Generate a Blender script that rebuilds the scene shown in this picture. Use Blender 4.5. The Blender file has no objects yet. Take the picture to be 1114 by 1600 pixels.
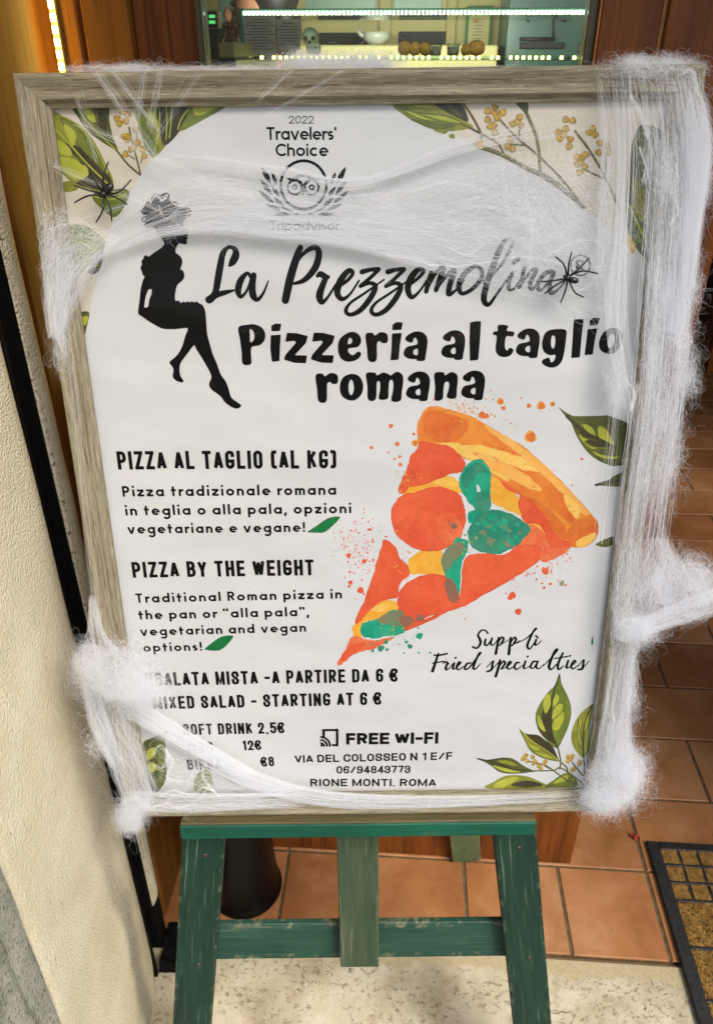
import bpy, math, random
import numpy as np
from mathutils import Vector, Matrix
from mathutils.geometry import tessellate_polygon

scene = bpy.context.scene
R_ = math.radians
rng = np.random.default_rng(7)
random.seed(7)

# ------------------------------------------------------------------ camera, world, sun, exposure
FPX, PITCH, HC = 1200.0, R_(31), 1.62
cam_data = bpy.data.cameras.new('camera')
cam = bpy.data.objects.new('camera', cam_data)
scene.collection.objects.link(cam)
cam.location = (0, 0, HC)
cam.rotation_euler = (R_(90) - PITCH, 0, 0)
cam_data.sensor_fit = 'VERTICAL'
cam_data.sensor_height = 36
cam_data.lens = FPX / 1600 * 36
cam_data.clip_start = 0.02
cam_data.clip_end = 500
cam_data.dof.use_dof = True
cam_data.dof.focus_distance = 0.88
cam_data.dof.aperture_fstop = 14.0
scene.camera = cam

SUN_EL, SUN_AZ = 50, 140          # azimuth clockwise from +Y: behind the viewer, a little to the east
world = bpy.data.worlds.new('World')
scene.world = world
world.use_nodes = True
wn = world.node_tree.nodes
wn.clear()
sky = wn.new('ShaderNodeTexSky')
sky.sky_type = 'NISHITA'
sky.sun_disc = False
sky.sun_elevation = R_(SUN_EL)
sky.sun_rotation = R_(SUN_AZ)
sky.air_density = 1.0
sky.dust_density = 2.5
sky.ozone_density = 0.6
bg = wn.new('ShaderNodeBackground')
bg.inputs['Strength'].default_value = 0.095
wo = wn.new('ShaderNodeOutputWorld')
world.node_tree.links.new(sky.outputs[0], bg.inputs[0])
world.node_tree.links.new(bg.outputs[0], wo.inputs[0])

sun_data = bpy.data.lights.new('sun', 'SUN')
sun_data.energy = 1.5
sun_data.angle = R_(25)
sun_data.color = (1.0, 0.95, 0.87)
sun = bpy.data.objects.new('sun', sun_data)
scene.collection.objects.link(sun)
_d = Vector((math.sin(R_(SUN_AZ)) * math.cos(R_(SUN_EL)), math.cos(R_(SUN_AZ)) * math.cos(R_(SUN_EL)), math.sin(R_(SUN_EL))))
sun.rotation_euler = _d.to_track_quat('Z', 'Y').to_euler()
sun.location = _d * 10

scene.view_settings.view_transform = 'Standard'
scene.view_settings.look = 'None'
scene.view_settings.gamma = 1
scene.view_settings.use_curve_mapping = False
scene.view_settings.exposure = 1.25
scene.cycles.use_denoising = True
scene.cycles.max_bounces = 18
scene.cycles.diffuse_bounces = 14
scene.cycles.transparent_max_bounces = 24
scene.cycles.caustics_reflective = False
scene.cycles.caustics_refractive = False

# ------------------------------------------------------------------ picture geometry
Fv = np.array([0, math.cos(PITCH), -math.sin(PITCH)])
Uv = np.array([0, math.sin(PITCH), math.cos(PITCH)])
Cv = np.array([0, 0, HC])
def ray(x, y):
    x = np.asarray(x, float); y = np.asarray(y, float)
    return Fv + np.multiply.outer((x - 557) / FPX, np.array([1., 0, 0])) + np.multiply.outer((800 - y) / FPX, Uv)
def at_y(x, y, Y):                  # point of that sight line at depth Y
    d = ray(x, y)
    return Vector(Cv + d * (Y / d[1]))
def at_z(x, y, z=0):
    d = ray(x, y)
    return Vector(Cv + d * ((z - HC) / d[2]))
def at_x(x, y, X):
    d = ray(x, y)
    return Vector(Cv + d * (X / d[0]))

BO = np.array([0.01363025, 0.70663107, 0.75224749])
BU = np.array([0.99991931, 0.00452846, 0.01186872])
BV = np.array([-0.01244913, 0.16336189, 0.98648766])
BV = BV - BU * (BV @ BU); BV /= np.linalg.norm(BV); BU /= np.linalg.norm(BU)
BN = np.cross(BU, BV)
PW, PH = 0.594, 0.8337              # visible sheet inside the frame
BM = Matrix(((BU[0], BV[0], BN[0], BO[0]), (BU[1], BV[1], BN[1], BO[1]), (BU[2], BV[2], BN[2], BO[2]), (0, 0, 0, 1)))
def Lp(x, y, w=0.0):                # picture point -> board coordinates (arrays work)
    d = ray(x, y)
    w = np.asarray(w, float)
    t = (w - (Cv - BO) @ BN) / (d @ BN)
    P = Cv + d * t[..., None] - BO
    return np.stack([P @ BU, P @ BV, P @ BN], -1)

# ------------------------------------------------------------------ helpers
def link(o):
    scene.collection.objects.link(o); return o
def tag(o, label=None, cat=None, group=None, kind=None):
    if label: o['label'] = label
    if cat: o['category'] = cat
    if group: o['group'] = group
    if kind: o['kind'] = kind
    return o
def empty(name, mat=None, loc=None, label=None, cat=None, group=None):
    o = link(bpy.data.objects.new(name, None))
    o.empty_display_size = 0.05
    if mat is not None: o.matrix_world = mat
    if loc is not None: o.location = loc
    return tag(o, label, cat, group)

class MB:
    """collects faces for ONE mesh object"""
    def __init__(s): s.v = []; s.f = []; s.m = []; s.sm = []
    def add(s, verts, faces, mat=0, smooth=False):
        b = len(s.v)
        s.v += [tuple(map(float, p)) for p in verts]
        for f in faces:
            s.f.append([b + i for i in f]); s.m.append(mat); s.sm.append(smooth)
    def box(s, a, b, mat=0, bev=0.0, M=None):
        x0, y0, z0 = a; x1, y1, z1 = b
        e = bev
        if e <= 0:
            v = [(x0,y0,z0),(x1,y0,z0),(x1,y1,z0),(x0,y1,z0),(x0,y0,z1),(x1,y0,z1),(x1,y1,z1),(x0,y1,z1)]
            f = [(0,3,2,1),(4,5,6,7),(0,1,5,4),(1,2,6,5),(2,3,7,6),(3,0,4,7)]
        else:                       # chamfered box: 24 verts
            v = []; idx = {}
            for sx in (0,1):
                for sy in (0,1):
                    for sz in (0,1):
                        X = (x0,x1)[sx]; Y = (y0,y1)[sy]; Z = (z0,z1)[sz]
                        dx = e if sx == 0 else -e; dy = e if sy == 0 else -e; dz = e if sz == 0 else -e
                        idx[sx,sy,sz,0] = len(v); v.append((X, Y+dy, Z+dz))
                        idx[sx,sy,sz,1] = len(v); v.append((X+dx, Y, Z+dz))
                        idx[sx,sy,sz,2] = len(v); v.append((X+dx, Y+dy, Z))
            f = []
            def q(keys): f.append([idx[k] for k in keys])
            q([(0,0,0,0),(0,0,1,0),(0,1,1,0),(0,1,0,0)]); q([(1,0,0,0),(1,1,0,0),(1,1,1,0),(1,0,1,0)])
            q([(0,0,0,1),(1,0,0,1),(1,0,1,1),(0,0,1,1)]); q([(0,1,0,1),(0,1,1,1),(1,1,1,1),(1,1,0,1)])
            q([(0,0,0,2),(0,1,0,2),(1,1,0,2),(1,0,0,2)]); q([(0,0,1,2),(1,0,1,2),(1,1,1,2),(0,1,1,2)])
            for sy in (0,1):
                for sz in (0,1):
                    q([(0,sy,sz,1),(1,sy,sz,1),(1,sy,sz,2),(0,sy,sz,2)])
            for sx in (0,1):
                for sz in (0,1):
                    q([(sx,0,sz,0),(sx,1,sz,0),(sx,1,sz,2),(sx,0,sz,2)])
            for sx in (0,1):
                for sy in (0,1):
                    q([(sx,sy,0,0),(sx,sy,1,0),(sx,sy,1,1),(sx,sy,0,1)])
            for sx in (0,1):
                for sy in (0,1):
                    for sz in (0,1):
                        f.append([idx[sx,sy,sz,i] for i in range(3)])
        if M is not None: v = [M @ Vector(p) for p in v]
        s.add(v, f, mat)
    def prism(s, poly, h0, h1, mat=0, axis=2, M=None):
        n = len(poly)
        def P(p, h):
            if axis == 2: r = (p[0], p[1], h)
            elif axis == 1: r = (p[0], h, p[1])
            else: r = (h, p[0], p[1])
            return M @ Vector(r) if M is not None else r
        v = [P(p, h0) for p in poly] + [P(p, h1) for p in poly]
        f = [list(range(n))[::-1], list(range(n, 2*n))] + [(i, (i+1) % n, n+(i+1) % n, n+i) for i in range(n)]
        s.add(v, f, mat)
    def lathe(s, prof, c=(0,0,0), n=40, mat=0, smooth=True, M=None):
        v = []; f = []
        for (r, z) in prof:
            for k in range(n):
                a = 2*math.pi*k/n
                p = Vector((c[0]+r*math.cos(a), c[1]+r*math.sin(a), c[2]+z))
                v.append(M @ p if M is not None else p)
        for i in range(len(prof)-1):
            for k in range(n):
                f.append((i*n+k, i*n+(k+1) % n, (i+1)*n+(k+1) % n, (i+1)*n+k))
        s.add(v, f, mat, smooth)
    def tube(s, pts, rad, n=8, mat=0, smooth=True):
        pts = [Vector(p) for p in pts]
        rads = rad if isinstance(rad, (list, tuple)) else [rad]*len(pts)
        v = []; f = []
        up = Vector((0.13, 0.21, 0.97))
        for i, p in enumerate(pts):
            t = (pts[min(i+1, len(pts)-1)] - pts[max(i-1, 0)]).normalized()
            a = t.cross(up)
            if a.length < 1e-4: a = t.cross(Vector((1,0,0)))
            a.normalize(); b = t.cross(a)
            for k in range(n):
                g = 2*math.pi*k/n
                v.append(p + (a*math.cos(g) + b*math.sin(g))*rads[i])
        for i in range(len(pts)-1):
            for k in range(n):
                f.append((i*n+k, i*n+(k+1) % n, (i+1)*n+(k+1) % n, (i+1)*n+k))
        f.append(list(range(n))[::-1]); f.append([len(v)-n+k for k in range(n)])
        s.add(v, f, mat, smooth)
    def ball(s, c, r, n=14, mat=0, noise=0.0, M=None):
        rx, ry, rz = r if isinstance(r, (tuple, list)) else (r, r, r)
        v = []; f = []
        m = n//2+1
        for i in range(m+1):
            t = math.pi*i/m
            for k in range(n):
                g = 2*math.pi*k/n
                q = 1 + noise*(random.random()-.5)
                p = Vector((c[0]+rx*q*math.sin(t)*math.cos(g), c[1]+ry*q*math.sin(t)*math.sin(g), c[2]+rz*q*math.cos(t)))
                v.append(M @ p if M is not None else p)
        for i in range(m):
            for k in range(n):
                f.append((i*n+k, (i+1)*n+k, (i+1)*n+(k+1) % n, i*n+(k+1) % n))
        s.add(v, f, mat, True)
    def build(s, name, mats, parent=None, M=None, weld=False):
        me = bpy.data.meshes.new(name)
        me.from_pydata(s.v, [], s.f)
        if not isinstance(mats, (list, tuple)): mats = [mats]
        for m in mats: me.materials.append(m)
        me.polygons.foreach_set('material_index', s.m)
        me.polygons.foreach_set('use_smooth', s.sm)
        me.update()
        o = link(bpy.data.objects.new(name, me))
        if parent is not None: o.parent = parent
        if M is not None: o.matrix_local = M
        return o

# ------------------------------------------------------------------ materials
def lin(c): 
    c = c/255.0
    return c/12.92 if c <= 0.04045 else ((c+0.055)/1.055)**2.4
def S(r, g, b, k=1.0): return (lin(r)*k, lin(g)*k, lin(b)*k, 1)

class NT:
    def __init__(s, name):
        s.m = bpy.data.materials.new(name); s.m.use_nodes = True
        s.t = s.m.node_tree; s.n = s.t.nodes
        s.b = s.n['Principled BSDF']; s.o = s.n['Material Output']
        s._co = None
    def new(s, t, **kw):
        n = s.n.new(t)
        for k, v in kw.items(): setattr(n, k, v)
        return n
    def ln(s, a, b): s.t.links.new(a, b)
    def coord(s, scale=(1,1,1), loc=(0,0,0), rot=(0,0,0), kind='Object'):
        if s._co is None: s._co = s.new('ShaderNodeTexCoord')
        mp = s.new('ShaderNodeMapping')
        mp.inputs['Scale'].default_value = scale; mp.inputs['Location'].default_value = loc; mp.inputs['Rotation'].default_value = rot
        s.ln(s._co.outputs[kind], mp.inputs[0]); return mp.outputs[0]
    def noise(s, co, scale, detail=4, rough=0.55, dist=0.0):
        n = s.new('ShaderNodeTexNoise'); n.inputs['Scale'].default_value = scale; n.inputs['Detail'].default_value = detail
        n.inputs['Roughness'].default_value = rough; n.inputs['Distortion'].default_value = dist
        s.ln(co, n.inputs['Vector']); return n.outputs['Fac']
    def voronoi(s, co, scale, feature='F1', rnd=1.0):
        n = s.new('ShaderNodeTexVoronoi', feature=feature); n.inputs['Scale'].default_value = scale; n.inputs['Randomness'].default_value = rnd
        s.ln(co, n.inputs['Vector']); return n.outputs['Distance']
    def ramp(s, fac, stops, interp='LINEAR'):
        r = s.new('ShaderNodeValToRGB'); r.color_ramp.interpolation = interp
        e = r.color_ramp.elements
        while len(e) > 1: e.remove(e[-1])
        e[0].position = stops[0][0]; e[0].color = stops[0][1]
        for p, c in stops[1:]:
            q = e.new(p); q.color = c
        s.ln(fac, r.inputs[0]); return r.outputs[0]
    def mix(s, fac, a, b, mode='MIX'):
        m = s.new('ShaderNodeMix', data_type='RGBA', blend_type=mode)
        for sock, v in ((m.inputs[0], fac), (m.inputs[6], a), (m.inputs[7], b)):
            if hasattr(v, 'is_linked') or isinstance(v, bpy.types.NodeSocket): s.ln(v, sock)
            else: sock.default_value = v
        return m.outputs[2]
    def math(s, op, a, b=0.5, c=0.5):
        m = s.new('ShaderNodeMath', operation=op)
        for i, v in enumerate((a, b, c)):
            if isinstance(v, bpy.types.NodeSocket): s.ln(v, m.inputs[i])
            else: m.inputs[i].default_value = v
        return m.outputs[0]
    def maprange(s, v, a, b, c=0, d=1, smooth=True):
        m = s.new('ShaderNodeMapRange')
        if smooth: m.interpolation_type = 'SMOOTHSTEP'
        s.ln(v, m.inputs[0])
        for i, x in enumerate((a, b, c, d)): m.inputs[1+i].default_value = x
        return m.outputs[0]
    def bump(s, h, strength=0.3, dist=0.002):
        b = s.new('ShaderNodeBump'); b.inputs['Strength'].default_value = strength; b.inputs['Distance'].default_value = dist
        s.ln(h, b.inputs['Height']); s.ln(b.outputs[0], s.b.inputs['Normal']); return b
    def set(s, col=None, rough=None, spec=None, metal=None):
        for k, v in (('Base Color', col), ('Roughness', rough), ('Specular IOR Level', spec), ('Metallic', metal)):
            if v is None: continue
            if isinstance(v, bpy.types.NodeSocket): s.ln(v, s.b.inputs[k])
            else: s.b.inputs[k].default_value = v
        return s

W4 = (1,1,1,1); K4 = (0,0,0,1)
def plain(name, col, rough=0.5, spec=0.5, metal=0.0, var=0.12, scale=30, bump=0.0):
    t = NT(name); co = t.coord()
    n = t.noise(co, scale, 5)
    c = t.mix(t.maprange(n, .3, .7), tuple(x*(1-var) for x in col[:3])+(1,), tuple(min(1, x*(1+var)) for x in col[:3])+(1,))
    t.set(c, rough, spec, metal)
    if bump: t.bump(n, bump, 0.002)
    return t.m
def emis(name, col, st):
    t = NT(name); e = t.new('ShaderNodeEmission'); e.inputs[0].default_value = col; e.inputs[1].default_value = st
    t.ln(e.outputs[0], t.o.inputs[0]); return t.m

def wood(name, dark, light, axis='Z', rough=0.5, grain=1.0, bump=0.15, spec=0.22):
    """joinery: long soft figure and fine pores running along one axis"""
    t = NT(name)
    sc = {'X': (.12,1,1), 'Y': (1,.12,1), 'Z': (1,1,.12)}[axis]
    sf = {'X': (.03,1,1), 'Y': (1,.03,1), 'Z': (1,1,.03)}[axis]
    co = t.coord(sc); cf = t.coord(sf)
    a = t.noise(co, 14*grain, 5, .6, 1.4)
    b = t.noise(cf, 160*grain, 3, .6)
    c = t.ramp(a, [(.25, dark), (.5, tuple((dark[i]*.45+light[i]*.55) for i in range(3))+(1,)), (.72, light)])
    c = t.mix(t.maprange(b, .5, .8), c, tuple(x*.55 for x in dark[:3])+(1,))
    t.set(c, rough, spec)
    t.bump(b, bump, 0.001)
    return t.m

M = {}
M['wood_panel'] = wood('joinery_wood', S(112,66,18), S(160,102,32))
M['wood_dark'] = wood('dark_joinery_wood', S(80,40,13), S(128,72,27))
M['wood_casing'] = wood('casing_wood', S(78,46,14), S(120,76,26))  # darker copy of the panel wood, the board's shade put into its colour
M['wood_edge'] = plain('pale_wood_edge', S(190,120,50), .4)
def weathered():                      # grey beige limed frame, grain along local X
    t = NT('limed_frame_wood')
    cf = t.coord((.035,1,1)); cs = t.coord((.06,1,1))
    a = t.noise(cf, 800, 4, .7); b = t.noise(cs, 140, 5, .7, .5); d = t.noise(cf, 1300, 3, .65)
    c = t.ramp(b, [(.25, S(100,92,74)), (.5, S(130,121,99)), (.75, S(154,146,122))])
    c = t.mix(t.maprange(a, .50, .68), c, S(76,66,48))
    c = t.mix(t.maprange(d, .56, .70), c, S(176,168,142))
    t.set(c, .55, .35)
    t.bump(a, .35, .0012)
    return t.m
M['frame'] = weathered()
def green_wood(name, g1, g2, bare, amount, axis='Y', edge=.8):
    t = NT(name)
    cf = t.coord({'X': (.03,1,1), 'Y': (1,.03,1)}[axis]); cs = t.coord({'X': (.12,1,1), 'Y': (1,.12,1)}[axis])
    a = t.noise(cf, 190, 4, .65); b = t.noise(cs, 26, 5, .62, .7); d = t.noise(cf, 420, 3)
    c = t.ramp(b, [(.28, g1), (.7, g2)])
    wear = t.math('ADD', t.math('MULTIPLY', a, .8), t.math('MULTIPLY', b, .45))
    c = t.mix(t.maprange(wear, amount, amount+.14), c, bare)
    c = t.mix(t.maprange(d, .55, .75), c, tuple(x*.45 for x in g1[:3])+(1,))
    sp = t.new('ShaderNodeSeparateXYZ'); t.ln(t.coord(), sp.inputs[0])
    ed = t.math('MULTIPLY', t.maprange(t.math('ABSOLUTE', sp.outputs[0 if axis == 'Y' else 1]), .024, .0305), t.maprange(t.noise(t.coord(), 38, 4, .7), .50, .66))
    c = t.mix(t.math('MULTIPLY', ed, edge), c, bare)
    sc = t.maprange(t.noise(t.coord((1,.06,1) if axis == 'Y' else (.06,1,1)), 60, 6, .75), .62, .72)
    c = t.mix(t.math('MULTIPLY', sc, .55), c, tuple(min(1, x*1.25) for x in bare[:3])+(1,))
    t.set(c, .6, .3); t.bump(a, .5, .0014)
    return t.m
M['green'] = green_wood('green_stained_wood', S(14,38,28), S(29,60,45), S(96,108,86), .68)
M['green_ledge'] = green_wood('green_ledge_wood', S(8,58,44), S(16,86,65), S(96,100,66), .78, 'X', 0)
M['green_worn'] = green_wood('worn_green_wood', S(46,64,46), S(70,84,60), S(112,108,80), .66)
M['green_bar'] = green_wood('green_bar_wood', S(24,58,46), S(46,80,64), S(122,118,94), .70, 'Y')
M['bare_wood'] = green_wood('bare_ledge_wood', S(70,66,42), S(98,86,56), S(128,112,78), .7, 'X', 0)

def plaster():
    t = NT('cream_plaster'); co = t.coord()
    n = t.noise(co, 9, 5, .6); f = t.noise(co, 300, 2, .6); g = t.noise(co, 150, 3, .6)
    c = t.ramp(n, [(.25, S(204,194,164)), (.55, S(220,211,184)), (.8, S(229,222,199))])
    # a grey streak low on the reveal, part stain, part painted shade, and soot beside the black channel
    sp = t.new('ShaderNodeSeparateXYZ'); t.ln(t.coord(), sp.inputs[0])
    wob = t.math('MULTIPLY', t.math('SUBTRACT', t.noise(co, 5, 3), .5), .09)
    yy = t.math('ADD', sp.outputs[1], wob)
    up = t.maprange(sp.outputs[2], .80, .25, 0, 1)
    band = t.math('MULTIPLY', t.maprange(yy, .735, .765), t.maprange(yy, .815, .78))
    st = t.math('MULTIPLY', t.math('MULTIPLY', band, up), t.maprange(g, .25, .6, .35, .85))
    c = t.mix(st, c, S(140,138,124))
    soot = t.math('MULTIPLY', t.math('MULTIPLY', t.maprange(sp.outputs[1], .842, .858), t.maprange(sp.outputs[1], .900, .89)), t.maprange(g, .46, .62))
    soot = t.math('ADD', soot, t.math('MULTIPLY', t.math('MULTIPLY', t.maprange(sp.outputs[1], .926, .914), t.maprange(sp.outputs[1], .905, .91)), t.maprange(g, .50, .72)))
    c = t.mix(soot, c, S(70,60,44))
    c = t.mix(t.maprange(t.noise(co, 260, 2, .6), .52, .70, 0, .28), c, S(150,138,108))
    spk = t.voronoi(co, 26); c = t.mix(t.maprange(spk, .06, .02), c, S(96,84,58))
    sc = t.noise(t.coord((1, 60, 4)), 4, 2)
    c = t.mix(t.math('MULTIPLY', t.maprange(sc, .72, .76), .4), c, S(150,132,92))
    t.set(c, .85, .2)
    pb = t.voronoi(co, 330)
    h = t.math('SUBTRACT', t.math('MULTIPLY', g, .5), t.math('MULTIPLY', pb, .8))
    t.bump(h, .6, .003)
    return t.m
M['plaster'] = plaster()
def stone():
    t = NT('grey_rendered_stone'); co = t.coord()
    n = t.noise(co, 12, 6, .65); f = t.noise(co, 210, 4, .7); v = t.noise(co, 46, 5, .7)
    c = t.ramp(n, [(.3, S(140,140,126)), (.55, S(178,178,163)), (.8, S(208,208,194))])
    c = t.mix(t.maprange(f, .52, .66), c, S(84,86,76))
    c = t.mix(t.maprange(v, .60, .72), c, S(206,206,196))
    t.set(c, .9, .2)
    t.bump(t.math('ADD', f, t.math('MULTIPLY', v, 1.6)), .9, .006)
    return t.m
M['stone'] = stone()
def travertine():
    t = NT('worn_travertine'); co = t.coord()
    n = t.noise(co, 9, 6, .62, .4); f = t.noise(co, 130, 4, .7); p = t.noise(t.coord((1, 1.2, 1)), 75, 6, .72, .3)
    c = t.ramp(n, [(.25, S(146,133,106)), (.5, S(188,178,152)), (.75, S(212,205,184))])
    pit = t.math('MULTIPLY', t.maprange(p, .54, .62), t.maprange(t.noise(co, 11, 3), .38, .56))
    c = t.mix(t.math('MULTIPLY', pit, .55), c, S(104,86,60))
    pit2 = t.math('MULTIPLY', t.maprange(t.noise(co, 150, 3, .6), .66, .70), t.maprange(n, .2, .4))
    c = t.mix(pit2, c, S(52,42,32))
    c = t.mix(t.math('MULTIPLY', t.maprange(t.noise(co, 15, 6, .7, .6), .56, .70), .45), c, S(146,116,82))
    cr = t.new('ShaderNodeTexVoronoi', feature='DISTANCE_TO_EDGE'); cr.inputs['Scale'].default_value = 7
    wv = t.new('ShaderNodeMix', data_type='VECTOR'); wv.inputs[0].default_value = .06
    nz = t.new('ShaderNodeTexNoise'); nz.inputs['Scale'].default_value = 18; t.ln(co, nz.inputs['Vector'])
    t.ln(co, wv.inputs[4]); t.ln(nz.outputs['Color'], wv.inputs[5]); t.ln(wv.outputs[1], cr.inputs['Vector'])
    crack = t.math('MULTIPLY', t.maprange(cr.outputs['Distance'], .012, .002), t.maprange(t.noise(co, 6, 2), .58, .66))
    c = t.mix(crack, c, S(74,62,48))
    sp = t.new('ShaderNodeSeparateXYZ'); t.ln(co, sp.inputs[0])
    cem = t.maprange(t.math('ADD', sp.outputs[1], t.math('MULTIPLY', t.math('SUBTRACT', t.noise(co, 22, 4), .5), .06)), .884, .892)
    c = t.mix(t.math('MULTIPLY', cem, .9), c, t.ramp(f, [(.3, S(164,150,116)), (.7, S(188,175,140))]))
    c = t.mix(t.maprange(f, .62, .76, 0, .45), c, S(140,118,84))
    t.set(c, .75, .3)
    h = t.math('SUBTRACT', t.math('MULTIPLY', f, .3), t.math('MULTIPLY', t.math('SUBTRACT', 1.0, cem), t.math('ADD', pit, crack)))
    t.bump(h, .5, .004)
    return t.m
M['travertine'] = travertine()
def tile():
    t = NT('terracotta_tile'); co = t.coord()
    gi = t.new('ShaderNodeNewGeometry')
    n = t.noise(co, 7, 6, .62, .5); f = t.noise(co, 160, 4, .7); m = t.noise(t.coord((1,3,1)), 26, 5, .6)
    c = t.ramp(n, [(.25, S(142,92,52)), (.5, S(174,120,76)), (.75, S(196,146,102))])
    c = t.mix(t.maprange(m, .45, .75, 0, .5), c, S(172,120,80))
    c = t.mix(t.math('MULTIPLY', t.maprange(gi.outputs['Random Per Island'], 0, 1), .6), c, S(120,72,36))
    c = t.mix(t.maprange(t.noise(co, 3.2, 6, .7), .5, .72, 0, .45), c, S(196,160,122))
    c = t.mix(t.maprange(f, .60, .74, 0, .5), c, S(108,56,26))
    d = t.voronoi(co, 42); c = t.mix(t.maprange(d, .07, .03), c, S(70,38,20))
    t.set(c, t.maprange(n, .2, .8, .38, .55), .4)
    t.bump(t.math('ADD', f, t.math('MULTIPLY', m, .8)), .18, .002)
    return t.m
M['tile'] = tile()
M['grout'] = plain('dark_grout', S(104,86,62), .9, .2, var=.3, scale=60, bump=.4)
M['asphalt'] = plain('street_paving', S(104,100,94), .9, .2, var=.25, scale=8, bump=.4)
M['black'] = plain('black_channel', S(7,6,6), .8, .12, var=.5, scale=50, bump=.3)
M['black_gloss'] = plain('black_glazed', S(4,4,4), .3, .15, var=.3)
M['rubber'] = plain('black_rubber', S(40,40,40), .6, .35, var=.35, scale=120, bump=.35)
M['coir'] = plain('coir_fibre', S(186,146,80), .8, .2, var=.35, scale=70)
M['coir_dark'] = plain('coir_base', S(74,52,22), .9, .1, var=.4, scale=90, bump=.8)
M['room_wall'] = plain('warm_room_wall', S(70,36,18), .7, .2, var=.25, scale=3)
M['ceiling'] = plain('room_ceiling', S(150,130,100), .8, .2)
M['cream'] = plain('cream_cladding', S(190,178,118), .5, .3, var=.06, scale=5)
M['aluminium'] = plain('bronze_metal', S(78,72,58), .35, .5, .6, var=.1)

def paper(name, col, var=.04, warm=None):
    t = NT(name); co = t.coord()
    n = t.noise(co, 5, 4, .55); f = t.noise(t.coord((.35,1,1)), 90, 4, .6); k = t.voronoi(t.coord((1,1,0)), 24)
    lo = tuple(x*(1-var) for x in col[:3])+(1,)
    c = t.mix(t.maprange(n, .3, .7), lo, col)
    c = t.mix(t.maprange(t.noise(co, 60, 6, .8), .70, .78, 0, .35), c, S(150,140,122))   # specks of dirt
    t.set(c, .42, .35)
    wv = t.noise(t.coord((1.0,2.2,1)), 4.5, 2, .5)
    bp = t.math('ADD', t.math('MULTIPLY', wv, 9.0), t.math('MULTIPLY', f, .25))
    bub = t.maprange(k, .055, .0, 0, .9)
    t.bump(t.math('ADD', bp, bub), .38, .0022)
    return t.m
M['paper'] = paper('printed_sheet', S(198,190,172))
M['white_print'] = paper('white_print', S(197,197,195))
COL = {}
def ink(name, c1, c2=None, scale=18, lo=.35, hi=.65, rough=.42, spk=0.0):
    t = NT(name); co = t.coord((1,1,1)); COL[t.m.name] = c1
    c1 = tuple(x*.80 for x in c1[:3])+(1,)
    if c2 is not None: c2 = tuple(x*.80 for x in c2[:3])+(1,)
    c = c1
    if c2 is not None:
        c = t.mix(t.maprange(t.noise(co, scale, 6, .65, .6), lo, hi), c1, c2)
        c = t.mix(t.maprange(t.noise(co, scale*5, 5, .7, 1.0), .5, .72, 0, .6), c, tuple(x*.68 for x in c1[:3])+(1,))
        c = t.mix(t.maprange(t.noise(co, scale*3.1, 4, .7), .58, .74, 0, .35), c, tuple(min(1, x*1.3+.04) for x in c2[:3])+(1,))
        if spk: c = t.mix(t.maprange(t.noise(co, 330, 2, .5), .66, .74, 0, spk), c, tuple(x*.7 for x in c1[:3])+(1,))
    t.set(c, rough, .35)
    wv = t.noise(t.coord((1.0,2.2,1)), 4.5, 2, .5)
    t.bump(t.math('MULTIPLY', wv, 9.0), .38, .0022)
    return t.m
INK = ink('black_ink', S(12,11,10), S(16,14,13), 30)
INK.node_tree.nodes['Principled BSDF'].inputs['Specular IOR Level'].default_value = .08
M['glazing'] = None
def glazing(name, tint=(1,1,1,1), refl=.5, rough=.06, wavy=True):
    t = NT(name)
    tr = t.new('ShaderNodeBsdfTransparent'); tr.inputs[0].default_value = tint
    gl = t.new('ShaderNodeBsdfGlossy'); gl.inputs['Roughness'].default_value = rough
    fr = t.new('ShaderNodeFresnel'); fr.inputs[0].default_value = 1.45
    mx = t.new('ShaderNodeMixShader')
    t.ln(t.math('MULTIPLY', fr.outputs[0], refl), mx.inputs[0]); t.ln(tr.outputs[0], mx.inputs[1]); t.ln(gl.outputs[0], mx.inputs[2])
    t.ln(mx.outputs[0], t.o.inputs[0])
    if wavy:
        b = t.new('ShaderNodeBump'); b.inputs['Strength'].default_value = .5; b.inputs['Distance'].default_value = .008
        h = t.math('ADD', t.noise(t.coord((1,2.2,1)), 5, 2), t.math('MULTIPLY', t.noise(t.coord(), 40, 2), .04))
        t.ln(h, b.inputs['Height'])
        t.ln(b.outputs[0], gl.inputs['Normal']); t.ln(b.outputs[0], fr.inputs['Normal'])
    return t.m
M['glazing'] = glazing('clear_poster_cover', refl=.14)
M['glass'] = glazing('shop_glass', (.90,.95,.92,1), .8, .01, False)
M['glass_green'] = glazing('green_edge_glass', (.72,.90,.80,1), .9, .02, False)
def webmat(name, col, tl=.48):
    t = NT(name)
    d = t.new('ShaderNodeBsdfDiffuse'); d.inputs[0].default_value = col
    r = t.new('ShaderNodeBsdfTranslucent'); r.inputs[0].default_value = col
    mx = t.new('ShaderNodeMixShader'); mx.inputs[0].default_value = tl
    t.ln(d.outputs[0], mx.inputs[1]); t.ln(r.outputs[0], mx.inputs[2]); t.ln(mx.outputs[0], t.o.inputs[0])
    return t.m
M['web'] = webmat('cobweb_fibre', (.93,.937,.955,1))
M['web_bright'] = webmat('cobweb_yarn', (.96,.965,.975,1), .3)
# ------------------------------------------------------------------ the place: floor, threshold, walls, shopfront
YAW = R_(-3.8)
GB = Matrix.Translation((0, 1.14, 0)) @ Matrix.Rotation(YAW, 4, 'Z') @ Matrix.Translation((0, -1.14, 0))
GBI = GB.inverted()
def gb_hit(px, py, axis, val):       # where that sight line meets a plane of the shop's own axes
    o = GBI @ Vector(Cv); d = (GBI.to_3x3() @ Vector(ray(px, py)))
    return o + d * ((val - o[axis]) / d[axis])
def structure(name, mb, mats, M_=None):
    o = mb.build(name, mats); o['kind'] = 'structure'
    if M_ is not None: o.matrix_world = M_
    return o

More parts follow.
